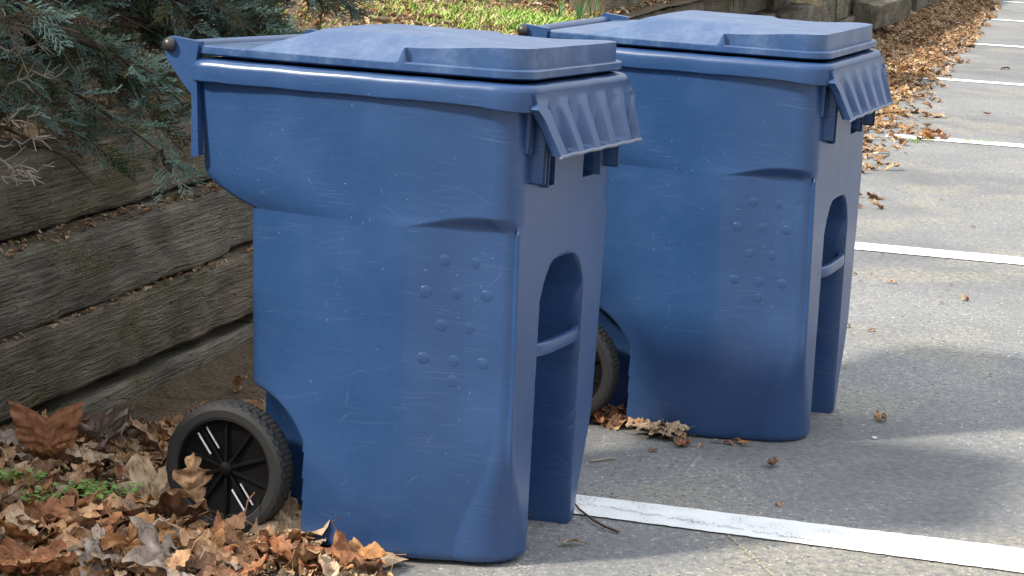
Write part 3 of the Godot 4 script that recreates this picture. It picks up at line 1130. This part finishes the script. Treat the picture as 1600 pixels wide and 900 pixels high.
func make_leaves() -> void:
	make_leaf_shapes()
	# crumbled litter that nobody could count: near pile
	var near := PackedVector2Array([Vector2(-60, 700), Vector2(110, 672), Vector2(230, 690), Vector2(300, 650), Vector2(420, 640), Vector2(470, 800), Vector2(500, 872), Vector2(620, 905), Vector2(560, 960), Vector2(-120, 960)])
	var tints := [Color(0.40, 0.25, 0.135), Color(0.54, 0.38, 0.22), Color(0.62, 0.48, 0.32), Color(0.27, 0.155, 0.09), Color(0.46, 0.27, 0.125), Color(0.50, 0.40, 0.30)]
	var spots := []
	while spots.size() < 2100:
		var x := rnd(-420, 620); var y := rnd(640, 960)
		if x > -100 and not in_poly(x, y, near): continue
		if x <= -100 and wall_d(on_bed(x, y)) > 0.8 + 0.2 * sin(x * 0.03): continue
		var p := on_bed(x, y)
		if wall_d(p) < 0.02: continue
		p.y += rnd(0.0, 0.018)
		spots.append([p, rnd(0.03, 0.08), 0.8])
	for k in 260:       # needles and crumbs caught on the ledge of the wall
		var p := W0 + WD * rnd(-0.3, 1.7) + WN * rnd(-0.11, -0.02)
		p.y = 0.498 + rnd(0.0, 0.008)
		spots.append([p, rnd(0.012, 0.035), 0.4])
	for k in 90:
		var p := W0 + WD * rnd(-0.3, 1.7) + WN * rnd(-0.03, 0.004)
		p.y = 0.298 + rnd(0.0, 0.006)
		spots.append([p, rnd(0.012, 0.035), 0.4])
	scatter_stuff("leaf_litter", spots, tints, "crumbled brown leaf litter piled against the timbers and bin wheel", ["curled", "oval", "sliver", "oak"])
	# the long strip of sunlit leaves between wall and bays
	spots = []
	while spots.size() < 17000:
		var s := 2.2 + 22.0 * pow(rng.randf(), 1.1)
		var w := bed_width(s) * (1.0 + 0.22 * noise.get_noise_1d(s * 120.0))
		var d := w * 1.04 * (pow(rng.randf(), 0.85) if rng.randf() < 0.96 else rnd(1.0, 1.25))
		var p := W0 + WD * s + WN * d
		p.y = bed_height(p) + rnd(0.004, 0.02)
		spots.append([p, rnd(0.035, 0.085), 0.7])
	scatter_stuff("leaf_strip", spots, tints, "long strip of sunlit brown leaves between timber wall and bay lines", ["curled", "oval", "broad", "oak"])
	# leaf litter among the grass of the bank
	spots = []
	while spots.size() < 5200:
		var p := W0 + WD * rnd(2.4, 9.5) + WN * (-0.2 - 2.6 * pow(rng.randf(), 1.3))
		p.y = bank_height(p) + rnd(0.004, 0.015)
		spots.append([p, rnd(0.03, 0.075), 0.6])
	scatter_stuff("bank_litter", spots, tints, "brown leaf litter on the bank behind the wall", ["curled", "oval", "sliver"])

	# leaves one can pick out, near pile
	var where := "in the leaf pile below the timbers"
	var n := 0
	while n < 205:
		var x := rnd(-20, 600); var y := rnd(655, 915)
		if not in_poly(x, y, near): continue
		var p := on_bed(x, y)
		if wall_d(p) < 0.05: continue
		if x > 262 and x < 345 and y > 770 and y < 850: continue
		if x > -10 and x < 215 and y > 772 and y < 822 and rng.randf() < 0.6: continue
		var b := p - Vector3(-0.2628, 0, -4.908)
		p.y += rnd(0.008, 0.035)
		var steep := rnd(-0.45, 0.45)
		var size := rnd(0.10, 0.18)
		where = "in the middle of the leaf pile"
		if wall_d(p) < 0.22: where = "against the bottom timber"
		elif p.distance_to(on_bed(345, 815)) < 0.20: where = "beside the near bin's wheel"
		elif p.distance_to(on_bed(500, 885)) < 0.26: where = "along the foot of the near bin"
		elif p.distance_to(on_bed(100, 800)) < 0.17: where = "around the green weeds"
		var look: String = ("large " if size > 0.155 else "small " if size < 0.122 else "") + ("upturned " if absf(steep) > 0.28 else "")
		var tone := any_tone(); var kind := any_kind()
		drop_leaf(p, kind, tone, size, Vector3(steep, rnd(0, TAU), rnd(-0.5, 0.5)), "", "fallen leaves in the pile below the timbers", "%s%s %s %s" % [look, tone, WORD[kind], where])
		n += 1
	# the ones that stand out
	var face := PI * 0.0
	var up := on_bed(72, 728)
	drop_leaf(up + Vector3(0, 0.065, 0), "fan", "rust brown", 0.165, Vector3(-1.35, 0.1, 0.05), "", "", "large rust brown leaf standing upright against the timber wall", 0)
	drop_leaf(on_bed(158, 716) + Vector3(0, 0.05, 0), "broad", "greyish", 0.15, Vector3(-1.05, 0.5, 0.2), "", "", "pale greyish leaf leaning on the bottom timber", 3)
	drop_leaf(on_bed(303, 815) + Vector3(0, 0.075, 0.03), "oak", "tan", 0.175, Vector3(-1.45, 0.1, 0.05), "", "", "tan lobed oak leaf standing upright in front of the wheel", 3)
	drop_leaf(on_bed(345, 890) + Vector3(0, 0.035, 0), "oval", "tan", 0.20, Vector3(0.35, 1.5, 0.1), "", "", "large smooth tan leaf flat in front of the wheel", 2)
	drop_leaf(on_bed(215, 882) + Vector3(0, 0.035, 0), "broad", "orange brown", 0.16, Vector3(0.55, 1.2, 0.2), "", "", "wide orange brown leaf below the green weeds", 0)
	drop_leaf(on_bed(35, 868) + Vector3(0, 0.035, 0), "oval", "orange brown", 0.17, Vector3(0.5, 2.4, -0.2), "", "", "orange brown leaf with a folded edge left of the weeds", 0)
	drop_leaf(on_bed(262, 868) + Vector3(0, 0.035, 0), "oval", "greyish", 0.12, Vector3(0.75, 0.8, 0.3), "", "", "grey leaf cupped like a scoop below the wheel", 1)
	drop_leaf(on_bed(60, 832) + Vector3(0, 0.035, 0), "broad", "rust brown", 0.17, Vector3(0.5, 0.4, 0.25), "", "", "rust brown leaf arching over the pile beside the weeds", 1)
	drop_leaf(on_bed(430, 830) + Vector3(0, 0.04, 0), "oak", "rust brown", 0.16, Vector3(0.4, 1.9, 0.2), "", "", "curling rust brown leaf squeezed between wheel and bin", 2)
	drop_leaf(on_bed(462, 812) + Vector3(0, 0.045, 0), "oval", "pale buff", 0.13, Vector3(-1.2, 0.3, 0.1), "", "", "pale upright leaf wedged between the wheel and bin body", 2)
	drop_leaf(on_bed(375, 612) + Vector3(0, 0.03, 0), "curled", "tan", 0.09, Vector3(-0.8, 0.5, 0.0), "", "", "small tan leaf on the timber just above the wheel", 1)
	drop_leaf(on_bed(378, 806) + Vector3(0, 0.05, 0.02), "sliver", "tan", 0.085, Vector3(-1.4, 0.2, 0.0), "", "", "thin tan leaf tip sticking up before the wheel hub", 0)
	drop_leaf(on_bed(540, 886) + Vector3(0, 0.008, 0), "curled", "tan", 0.11, Vector3(0.0, 1.6, 0.0), "", "", "rolled tan leaf at the foot of the near bin", 3)
	drop_leaf(gp(890, 853) + Vector3(0, 0.012, 0), "sliver", "pale buff", 0.085, Vector3(0.1, -1.2, 0.3), "", "", "curved pale leaf lying alone by the painted line", 1)
	drop_leaf(gp(818, 808) + Vector3(0, 0.012, 0), "curled", "rust brown", 0.06, Vector3(0.2, 0.6, 0.3), "", "", "brown leaf scrap under the front of the near bin", 0)
	# round the foot of the far bin
	for k in 46:
		var x := rnd(905, 1060); var y := lerpf(652, 688, clampf((x - 905) / 155.0, 0, 1)) + rnd(-18, 6)
		var p := gp(x, y) + Vector3(0, rnd(0.008, 0.03), 0)
		drop_leaf(p, any_kind(), any_tone(), rnd(0.05, 0.115), Vector3(rnd(-0.5, 0.5), rnd(0, TAU), rnd(-0.4, 0.4)), "drifted against the far bin's foot", "leaves drifted against the far bin")
	for k in 10:
		var x := rnd(1060, 1245); var y := 694.0 + rnd(-2, 5) - (8.0 if x > 1200 else 0.0)
		drop_leaf(gp(x, y) + Vector3(0, 0.008, 0), "curled" if k % 2 else "sliver", any_tone(), rnd(0.03, 0.065), Vector3(rnd(-0.2, 0.2), rnd(0, TAU), rnd(-0.2, 0.2)), "under the front edge of the far bin", "leaf scraps under the far bin's edge")
	# strays on the asphalt, at the spots where they lie
	for e in [[1393, 443, 0.07], [1364, 431, 0.03], [1336, 430, 0.022], [1344, 442, 0.02], [1378, 400, 0.035], [1508, 470, 0.05], [1471, 475, 0.022], [1376, 658, 0.065], [1207, 730, 0.06], [1020, 706, 0.03], [1000, 718, 0.02], [1486, 447, 0.02], [1520, 356, 0.03], [1542, 181, 0.07], [1345, 478, 0.025], [1361, 518, 0.03], [1449, 151, 0.05], [1415, 240, 0.03], [1471, 314, 0.025], [1534, 321, 0.02], [1320, 575, 0.02], [1546, 588, 0.02], [1216, 790, 0.03], [1325, 512, 0.03], [1478, 70, 0.1], [1570, 109, 0.09], [1490, 705, 0.02], [1455, 196, 0.04], [1430, 188, 0.04], [1312, 660, 0.02]]:
		var p := gp(e[0], e[1]) + Vector3(0, e[2] * 0.10 + 0.004, 0)
		drop_leaf(p, ["curled", "sliver", "oval"][rng.randi() % 3], ["rust brown", "dark brown", "tan"][rng.randi() % 3], e[2], Vector3(rnd(-0.15, 0.15), rnd(0, TAU), rnd(-0.15, 0.15)), "stray on the open asphalt", "stray leaf scraps on the asphalt")
	for k in 16:
		var p := gp(rnd(1424, 1478), rnd(211, 220)) + Vector3(0, rnd(0.008, 0.03), 0)
		drop_leaf(p, any_kind(), ["tan", "rust brown", "orange brown"][k % 3], rnd(0.06, 0.11), Vector3(rnd(-0.5, 0.5), rnd(0, TAU), rnd(-0.4, 0.4)), "in the clump on a bay line", "leaves clumped on a bay line")
	# white chips, twigs
	for e in [[1366, 686, 0.016], [1257, 656, 0.009], [941, 747, 0.007], [1323, 456, 0.012]]:
		var g := Geo.new()
		g.box(Vector3(-0.5, 0, -0.35) * e[2], Vector3(0.5, 0.35, 0.35) * e[2], e[2] * 0.12)
		var o := put("stone_chip", g.mesh(false), M.chip)
		o.position = gp(e[0], e[1]) + Vector3(0, 0.0005, 0)
		o.rotation.y = rnd(0, TAU)
		tag(o, "small white stone chip lying on the asphalt", "stone chip", "white stone chips on the asphalt")
	var g := Geo.new()
	var a := gp(892, 787) + Vector3(0, 0.011, 0); var b := gp(926, 818) + Vector3(0, 0.009, 0); var c := gp(966, 835) + Vector3(0, 0.0055, 0)
	g.tube([a, a.lerp(b, 0.5) + Vector3(-0.006, 0, 0), b, b.lerp(c, 0.5) + Vector3(-0.003, 0, 0.004), c], [0.0022, 0.0026, 0.0028, 0.003, 0.0034], 7)
	tag(put("twig", g.mesh(), M.twig), "thin reddish brown leaf stalk curving across the painted line", "twig")
	g = Geo.new()
	a = gp(921, 723) + Vector3(0, 0.004, 0); b = gp(962, 719) + Vector3(0, 0.005, 0)
	g.tube([a, a.lerp(b, 0.4), a.lerp(b, 0.7) + Vector3(0, 0.002, -0.004), b], [0.002, 0.0028, 0.003, 0.0022], 6)
	tag(put("twig", g.mesh(), M.dead), "short pale straw twig between the two bins", "twig")

func scatter_stuff(called: String, spots: Array, tints: Array, label: String, kinds: Array) -> void:
	var holder := Node3D.new()
	holder.name = numbered(called)
	add_child(holder)
	tag(holder, label, "leaf litter", "", "stuff")
	var buckets := []
	for k in kinds:
		for m in 2: buckets.append([shapes[k][(m * 2 + 1) % shapes[k].size()], []])
	for s in spots: buckets[rng.randi() % buckets.size()][1].append(s)
	for bk in buckets:
		var mm := MultiMesh.new()
		mm.transform_format = MultiMesh.TRANSFORM_3D
		mm.use_colors = true
		mm.mesh = bk[0]
		mm.instance_count = bk[1].size()
		for i in bk[1].size():
			var s: Array = bk[1][i]
			var tilt: float = s[2]
			var bs := Basis.from_euler(Vector3(rnd(-tilt, tilt), rnd(0, TAU), rnd(-tilt, tilt))).scaled(Vector3.ONE * s[1])
			mm.set_instance_transform(i, Transform3D(bs, s[0]))
			var c: Color = tints[rng.randi() % tints.size()]
			var f := rnd(0.75, 1.3)
			mm.set_instance_color(i, Color(c.r * f, c.g * f, c.b * f))
		var o := MultiMeshInstance3D.new()
		o.name = "leaves"
		o.multimesh = mm
		o.material_override = M.leaf_tint
		o.set_meta("kind", "stuff")
		holder.add_child(o, true)

# ------------------------------------------------------------------ plants
func spray_mesh(sd: int, sub: int) -> ArrayMesh:       # one flat-ish spray of juniper twiglets, a unit long
	var r := RandomNumberGenerator.new(); r.seed = sd
	var g := Geo.new()
	var seg := func(a: Vector3, b: Vector3, w: float) -> void:
		var t := (b - a).normalized()
		var u := t.cross(Vector3(0.3, 1, 0.2)).normalized() * w
		var v := t.cross(u).normalized() * w
		var m := a.lerp(b, 0.6)
		for pair in [u, v]:
			var base := g.v.size()
			g.pt(a - pair * 0.7); g.pt(a + pair * 0.7); g.pt(m + pair); g.pt(m - pair); g.pt(b)
			g.quad(base, base + 1, base + 2, base + 3); g.tri(base + 3, base + 2, base + 4)
	var p := Vector3.ZERO
	var dir := Vector3(0, 0, 1)
	var n := 9
	for i in n:
		var q := p + dir * (1.0 / n)
		seg.call(p, q, 0.011)
		for s in [-1.0, 1.0]:
			if r.randf() < 0.12: continue
			var bd := (dir + Vector3(s * r.randf_range(0.6, 1.1), r.randf_range(-0.35, 0.55), 0)).normalized()
			var bl := r.randf_range(0.16, 0.34) * (1.15 - 0.6 * i / n)
			var e := q + bd * bl
			e.y += 0.03
			seg.call(q, e, 0.0125)
			for k in sub:
				var f := r.randf_range(0.3, 0.95)
				var sd2 := (bd + Vector3(r.randf_range(-0.9, 0.9), r.randf_range(-0.4, 0.8), r.randf_range(-0.2, 0.7))).normalized()
				seg.call(q.lerp(e, f), q.lerp(e, f) + sd2 * bl * r.randf_range(0.35, 0.65), 0.0115)
		p = q
		dir = (dir + Vector3(r.randf_range(-0.12, 0.12), r.randf_range(-0.10, 0.12), 0)).normalized()
	return g.mesh(false)

func make_juniper() -> void:
	var bush := thing("juniper_shrub", "dark blue-green juniper shrub drooping over the timber wall", "shrub")
	var sprays := []
	for k in 4: sprays.append([spray_mesh(200 + k, 4), [], []])
	var limbs := Geo.new()
	# stems rise behind the wall at intervals along it and send limbs forwards, drooping
	var stems := []
	for s in [-2.6, -1.7, -0.9, -0.25, 0.5, 1.3, 1.9]:  # the first stems stand out of view, added to shade the leaf pile
		var p: Vector3 = W0 + WD * s + WN * (-0.75 + rnd(-0.1, 0.1))
		p.y = bank_height(p) - 0.05
		var top := p + Vector3(rnd(-0.1, 0.1), rnd(0.25, 0.32) if s < -1.5 else (rnd(0.5, 0.62) if s < -0.5 else rnd(0.85, 1.05)), rnd(-0.1, 0.1))
		var trunk := Geo.new()
		trunk.tube([p, p.lerp(top, 0.5) + Vector3(rnd(-0.05, 0.05), 0, rnd(-0.05, 0.05)), top], [0.05, 0.038, 0.022], 8)
		put("trunk", trunk.mesh(), M.bark, bush)
		stems.append([p, top, s])
	for st in stems:
		for k in 70:
			var from: Vector3 = st[0].lerp(st[1], rnd(0.12, 1.0))
			var bare := rng.randf() < (0.34 if st[2] < 0.4 else 0.15)
			var ang := rnd(-1.25, 1.25) if k % 5 else rnd(1.6, 4.6)
			var out: Vector3 = (WN * cos(ang) + WD * sin(ang)).normalized()
			var length := rnd(0.45, 0.98) * (1.0 if absf(ang) < 1.3 else 0.7)
			var rise := rnd(-0.10, 0.42)
			var path := []; var rad := []
			for i in 9:
				var t := i / 8.0
				var q := from + out * length * t + Vector3(0, rise * t - 0.30 * t * t * length, 0)
				q += Vector3(noise.get_noise_2d(t * 200.0, k * 30.0), noise.get_noise_2d(t * 200.0, k * 30.0 + 900.0), noise.get_noise_2d(t * 200.0, k * 30.0 + 1800.0)) * 0.05 * t
				path.append(q); rad.append(lerpf(0.010, 0.002, t))
			if path[8].y < 0.56 or (path[8].y < 0.80 and st[2] < 0.4): continue
			limbs.tube(path, rad, 5, false)
			var nsp := 12 if bare else 50
			var limb_tone := rnd(0.8, 1.35)  # one random tone factor for all sprays of a limb
			for j in nsp:
				var t := 1.0 - 0.78 * pow(rng.randf(), 1.3)
				var f := t * 8.0
				var i := mini(int(f), 7)
				var q: Vector3 = path[i].lerp(path[i + 1], f - i)
				var tang: Vector3 = (path[i + 1] - path[i]).normalized()
				var dir := (tang * 0.8 + Vector3(rnd(-1, 1), rnd(-0.75, 0.55), rnd(-1, 1)) * 0.9).normalized()
				var sz := rnd(0.06, 0.125)
				if q.y < bank_height(q) + 0.01 and wall_d(q) < 0.0: continue
				if q.y < 0.80 - 0.42 * clampf(wall_s(q) - 0.2, 0, 0.55) and rng.randf() < 0.85: continue
				var bs := Basis.looking_at(-dir, Vector3(0.1, 1, 0.05)).rotated(dir, rnd(-0.9, 0.9)).scaled(Vector3.ONE * sz)
				var b := rng.randi() % 4
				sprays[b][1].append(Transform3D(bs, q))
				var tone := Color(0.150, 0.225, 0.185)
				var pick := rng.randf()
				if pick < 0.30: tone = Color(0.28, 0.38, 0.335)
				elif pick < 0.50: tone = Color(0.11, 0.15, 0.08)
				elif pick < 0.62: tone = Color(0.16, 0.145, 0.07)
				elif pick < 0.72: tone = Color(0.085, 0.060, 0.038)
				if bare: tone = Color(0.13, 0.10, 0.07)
				var v := rnd(0.8, 1.25) * limb_tone
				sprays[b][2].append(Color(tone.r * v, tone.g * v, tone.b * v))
				if (j % 5 == 0 or bare) and q.y > 0.78:       # bare twiglets among them
					limbs.tube([q, q + dir * sz * 0.9 + Vector3(0, -0.01, 0), q + dir * sz * 1.7 + Vector3(rnd(-0.02, 0.02), -0.03, 0)], [0.0018, 0.0014, 0.0008], 3, false)
	put("limbs", limbs.mesh(), M.bark, bush)
	for sp in sprays:
		var mm := MultiMesh.new()
		mm.transform_format = MultiMesh.TRANSFORM_3D
		mm.use_colors = true
		mm.mesh = sp[0]
		mm.instance_count = sp[1].size()
		for i in sp[1].size():
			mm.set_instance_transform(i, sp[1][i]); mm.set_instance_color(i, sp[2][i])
		var o := MultiMeshInstance3D.new()
		o.name = "crown"
		o.multimesh = mm
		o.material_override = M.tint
		o.set_meta("kind", "stuff")
		bush.add_child(o, true)
	# bleached dead branches poking out at the lower left
	for e in [[-30, 215, 60, 165, 5.0], [-30, 235, 85, 262, 5.05], [-30, 205, 70, 232, 5.1], [-20, 262, 48, 288, 5.0], [-30, 60, 100, 66, 5.2], [-20, 20, 50, 46, 5.15], [-20, 150, 90, 120, 5.2]]:
		var dead := Geo.new()
		var z: float = e[4]
		var a := EYE + ray(e[0], e[1]) * z; var b := EYE + ray(e[2], e[3]) * (z - 0.10)
		var main := []; var rad := []
		for i in 10:
			var t := i / 9.0
			main.append(a.lerp(b, t) + Vector3(0, 0.022 * sin(t * 4.0 + e[1]), 0) + Vector3(noise.get_noise_1d(i * 70.0 + e[1]), noise.get_noise_1d(i * 70.0 + e[1] + 500), noise.get_noise_1d(i * 70.0 + e[0] + 900)) * 0.02)
			rad.append(lerpf(0.0036, 0.0011, t))
		dead.tube(main, rad, 5)
		for j in 9:
			var i := 2 + rng.randi() % 7
			var d: Vector3 = ((b - a).normalized() + Vector3(rnd(-0.5, 0.5), rnd(-0.9, 0.9), rnd(-0.6, 0.6))).normalized()
			var ln := rnd(0.02, 0.07)
			var mid: Vector3 = main[i] + d * ln * 0.5 + Vector3(0, rnd(-0.006, 0.006), 0)
			dead.tube([main[i], mid, main[i] + d * ln + Vector3(0, rnd(-0.012, 0.006), 0)], [0.0018, 0.0014, 0.0008], 4)
		put("dead_branch", dead.mesh(), M.dead, bush).set_meta("label", "bleached bare branch of the juniper")

func make_grass() -> void:
	var g := Geo.new()
	for k in 9:
		var a := rnd(0, TAU); var lean := rnd(0.3, 1.3); var h := rnd(0.35, 0.9)
		var base := Vector3(rnd(-0.25, 0.25), 0, rnd(-0.25, 0.25))
		var o := Vector3(cos(a), 0, sin(a)); var w := Vector3(-sin(a), 0, cos(a)) * 0.075
		var i := g.v.size()
		g.pt(base - w); g.pt(base + w); g.pt(base + o * lean * 0.4 * h + Vector3(0, h * 0.6, 0) + w * 0.7); g.pt(base + o * lean * 0.4 * h + Vector3(0, h * 0.6, 0) - w * 0.7); g.pt(base + o * lean * h + Vector3(0, h * 0.92, 0))
		g.quad(i, i + 1, i + 2, i + 3); g.tri(i + 3, i + 2, i + 4)
	var mesh := g.mesh(false)
	var xf := []; var cols := []
	while xf.size() < 9000:
		var p := W0 + WD * rnd(2.2, 12.0) + WN * (-0.22 - 4.0 * pow(rng.randf(), 1.2))
		var lush := noise.get_noise_2d(p.x * 55.0 + 300.0, p.z * 55.0)
		# a lush tuft stands behind the wall by the bulb shoots
		var tuft: float = exp(-p.distance_squared_to(Vector3(0.05, p.y, -10.4)) / 0.45)
		if rng.randf() > 0.28 + lush * 0.6 + tuft: continue
		p.y = bank_height(p)
		var sz := rnd(0.016, 0.034) * (1.0 + 1.3 * tuft)
		xf.append(Transform3D(Basis.from_euler(Vector3(0, rnd(0, TAU), 0)).scaled(Vector3.ONE * sz), p))
		var c := Color(0.26, 0.29, 0.07).lerp(Color(0.20, 0.36, 0.05), clampf(tuft + rnd(-0.1, 0.25), 0, 1))
		if rng.randf() < 0.35: c = Color(0.42, 0.38, 0.17)
		var v := rnd(0.75, 1.3)
		cols.append(Color(c.r * v, c.g * v, c.b * v))
	var mm := MultiMesh.new()
	mm.transform_format = MultiMesh.TRANSFORM_3D
	mm.use_colors = true
	mm.mesh = mesh
	mm.instance_count = xf.size()
	for i in xf.size():
		mm.set_instance_transform(i, xf[i]); mm.set_instance_color(i, cols[i])
	var o := MultiMeshInstance3D.new()
	o.name = "grass"
	o.multimesh = mm
	o.material_override = M.tint
	tag(o, "sparse yellow-green grass on the bank behind the bins", "grass", "", "stuff")
	add_child(o)

func make_small_plants() -> void:
	# chickweed among the leaves, and weeds on the third bay line
	for e in [[18.0, 772.0, 0.05, "small green weed sprig at the edge of the leaf pile under the timbers"], [92.0, 804.0, 0.085, "spreading green weed growing through the fallen leaves"], [160.0, 792.0, 0.06, "little green weed between the broad leaf and the wheel"], [1437.0, 222.0, 0.10, "tiny green weed beside the leaf clump on a bay line"], [1531.0, 224.0, 0.14, "green weed sprouting from the bay line past the leaf clump"]]:
		var g := Geo.new()
		for k in (130 if e[0] < 1000 else 50):
			var a := rnd(0, TAU); var d: float = e[2] * sqrt(rng.randf())
			var c := Vector3(cos(a) * d * (1.5 if e[0] < 1000 else 0.8), rnd(0.006, 0.03), sin(a) * d * 0.7)
			var ls := rnd(0.005, 0.0105) * (1.0 if e[0] < 1000 else 1.2)
			var an := rnd(0, TAU)
			var u := Vector3(cos(an), rnd(-0.3, 0.5), sin(an)).normalized() * ls
			var v := Vector3(-sin(an), rnd(-0.3, 0.4), cos(an)).normalized() * ls * 0.6
			var i := g.v.size()
			g.pt(c - u); g.pt(c + v - u * 0.1); g.pt(c + u); g.pt(c - v - u * 0.1)
			g.quad(i, i + 1, i + 2, i + 3)
		var o := Node3D.new()
		o.name = numbered("weed_plant")
		add_child(o)
		o.position = on_bed(e[0], e[1]) + Vector3(0, 0.024 if e[0] < 1000 else -0.004, 0)
		tag(o, e[3], "weed")
		put("leaves", g.mesh(false), M.weed, o)
		g = Geo.new()
		for k in 9:
			var a := rnd(0, TAU)
			g.tube([Vector3(0, 0, 0), Vector3(cos(a) * e[2] * 0.6, 0.012, sin(a) * e[2] * 0.35), Vector3(cos(a) * e[2] * 1.2, 0.018, sin(a) * e[2] * 0.6)], [0.0009, 0.0008, 0.0006], 3, false)
		put("stems", g.mesh(), M.weed, o)
	# bulb shoots on the bank
	for e in [[872.0, 34.0, 0.10], [905.0, 36.0, 0.13], [926.0, 32.0, 0.13]]:
		var p := gp(e[0], e[1], 0.80)
		for i in 4: p = gp(e[0], e[1], bank_height(p))
		var o := Node3D.new()
		o.name = numbered("bulb_shoots")
		add_child(o)
		o.position = p
		tag(o, "upright blue-green bulb shoots in the lush grass on the bank", "shoots", "bulb shoots behind the wall")
		for k in 6:
			var g := Geo.new()
			var a := rnd(0, TAU); var h: float = e[2] * rnd(0.7, 1.1); var w := 0.006
			var u := Vector3(cos(a), 0, sin(a)); var v := Vector3(-sin(a), 0, cos(a))
			var b := u * rnd(0.0, 0.025)
			g.grid([[b - v * w, b + u * 0.002, b + v * w], [b - v * w + Vector3(0, h * 0.6, 0) + u * 0.01, b + Vector3(0, h * 0.6, 0) + u * 0.013, b + v * w + Vector3(0, h * 0.6, 0) + u * 0.01], [b + Vector3(0, h, 0) + u * 0.03 - v * 0.001, b + Vector3(0, h, 0) + u * 0.031, b + Vector3(0, h, 0) + u * 0.03 + v * 0.001]])
			put("blade", g.mesh(), M.shoot, o)

# ------------------------------------------------------------------ the scene
func _ready() -> void:
	rng.seed = 7
	noise.seed = 3
	noise.frequency = 0.01
	var cam := Camera3D.new()
	cam.name = "camera"
	cam.fov = rad_to_deg(2.0 * atan(450.0 / F))
	cam.position = EYE
	cam.rotation_degrees = Vector3(PITCH, 0, ROLL)
	cam.near = 0.1
	cam.far = 1500.0
	add_child(cam)
	cam.current = true
	cam_basis = cam.basis
	var sky_mat := ProceduralSkyMaterial.new()
	sky_mat.sky_top_color = Color(0.90, 0.925, 0.955)
	sky_mat.sky_horizon_color = Color(0.56, 0.59, 0.63)
	sky_mat.sky_curve = 0.30
	sky_mat.ground_bottom_color = Color(0.35, 0.33, 0.30)
	sky_mat.ground_horizon_color = Color(0.50, 0.50, 0.50)
	sky_mat.sky_energy_multiplier = 1.12
	var sky := Sky.new()
	sky.sky_material = sky_mat
	var env := Environment.new()
	env.background_mode = Environment.BG_SKY
	env.sky = sky
	env.tonemap_mode = Environment.TONE_MAPPER_LINEAR
	env.tonemap_exposure = 1.62
	env.sdfgi_enabled = true
	env.ssao_enabled = true
	env.ssil_enabled = true
	var we := WorldEnvironment.new()
	we.name = "environment"
	we.environment = env
	add_child(we)
	var sun := DirectionalLight3D.new()
	sun.name = "sun"
	sun.light_energy = 1.3
	sun.light_color = Color(1.0, 0.965, 0.90)
	sun.light_angular_distance = 5.0
	sun.shadow_enabled = true
	var e := deg_to_rad(40.0); var al := deg_to_rad(27.0)
	var to_sun := Vector3(-cos(e) * cos(al), sin(e), cos(e) * sin(al))
	add_child(sun)
	sun.look_at_from_position(to_sun * 20.0, Vector3.ZERO)

	make_materials()
	print("materials ", Time.get_ticks_msec())
	make_setting()
	make_wall()
	print("wall ", Time.get_ticks_msec())
	make_bins()
	print("bins ", Time.get_ticks_msec())
	make_juniper()
	make_leaves()
	make_grass()
	make_small_plants()
	print("done ", Time.get_ticks_msec())
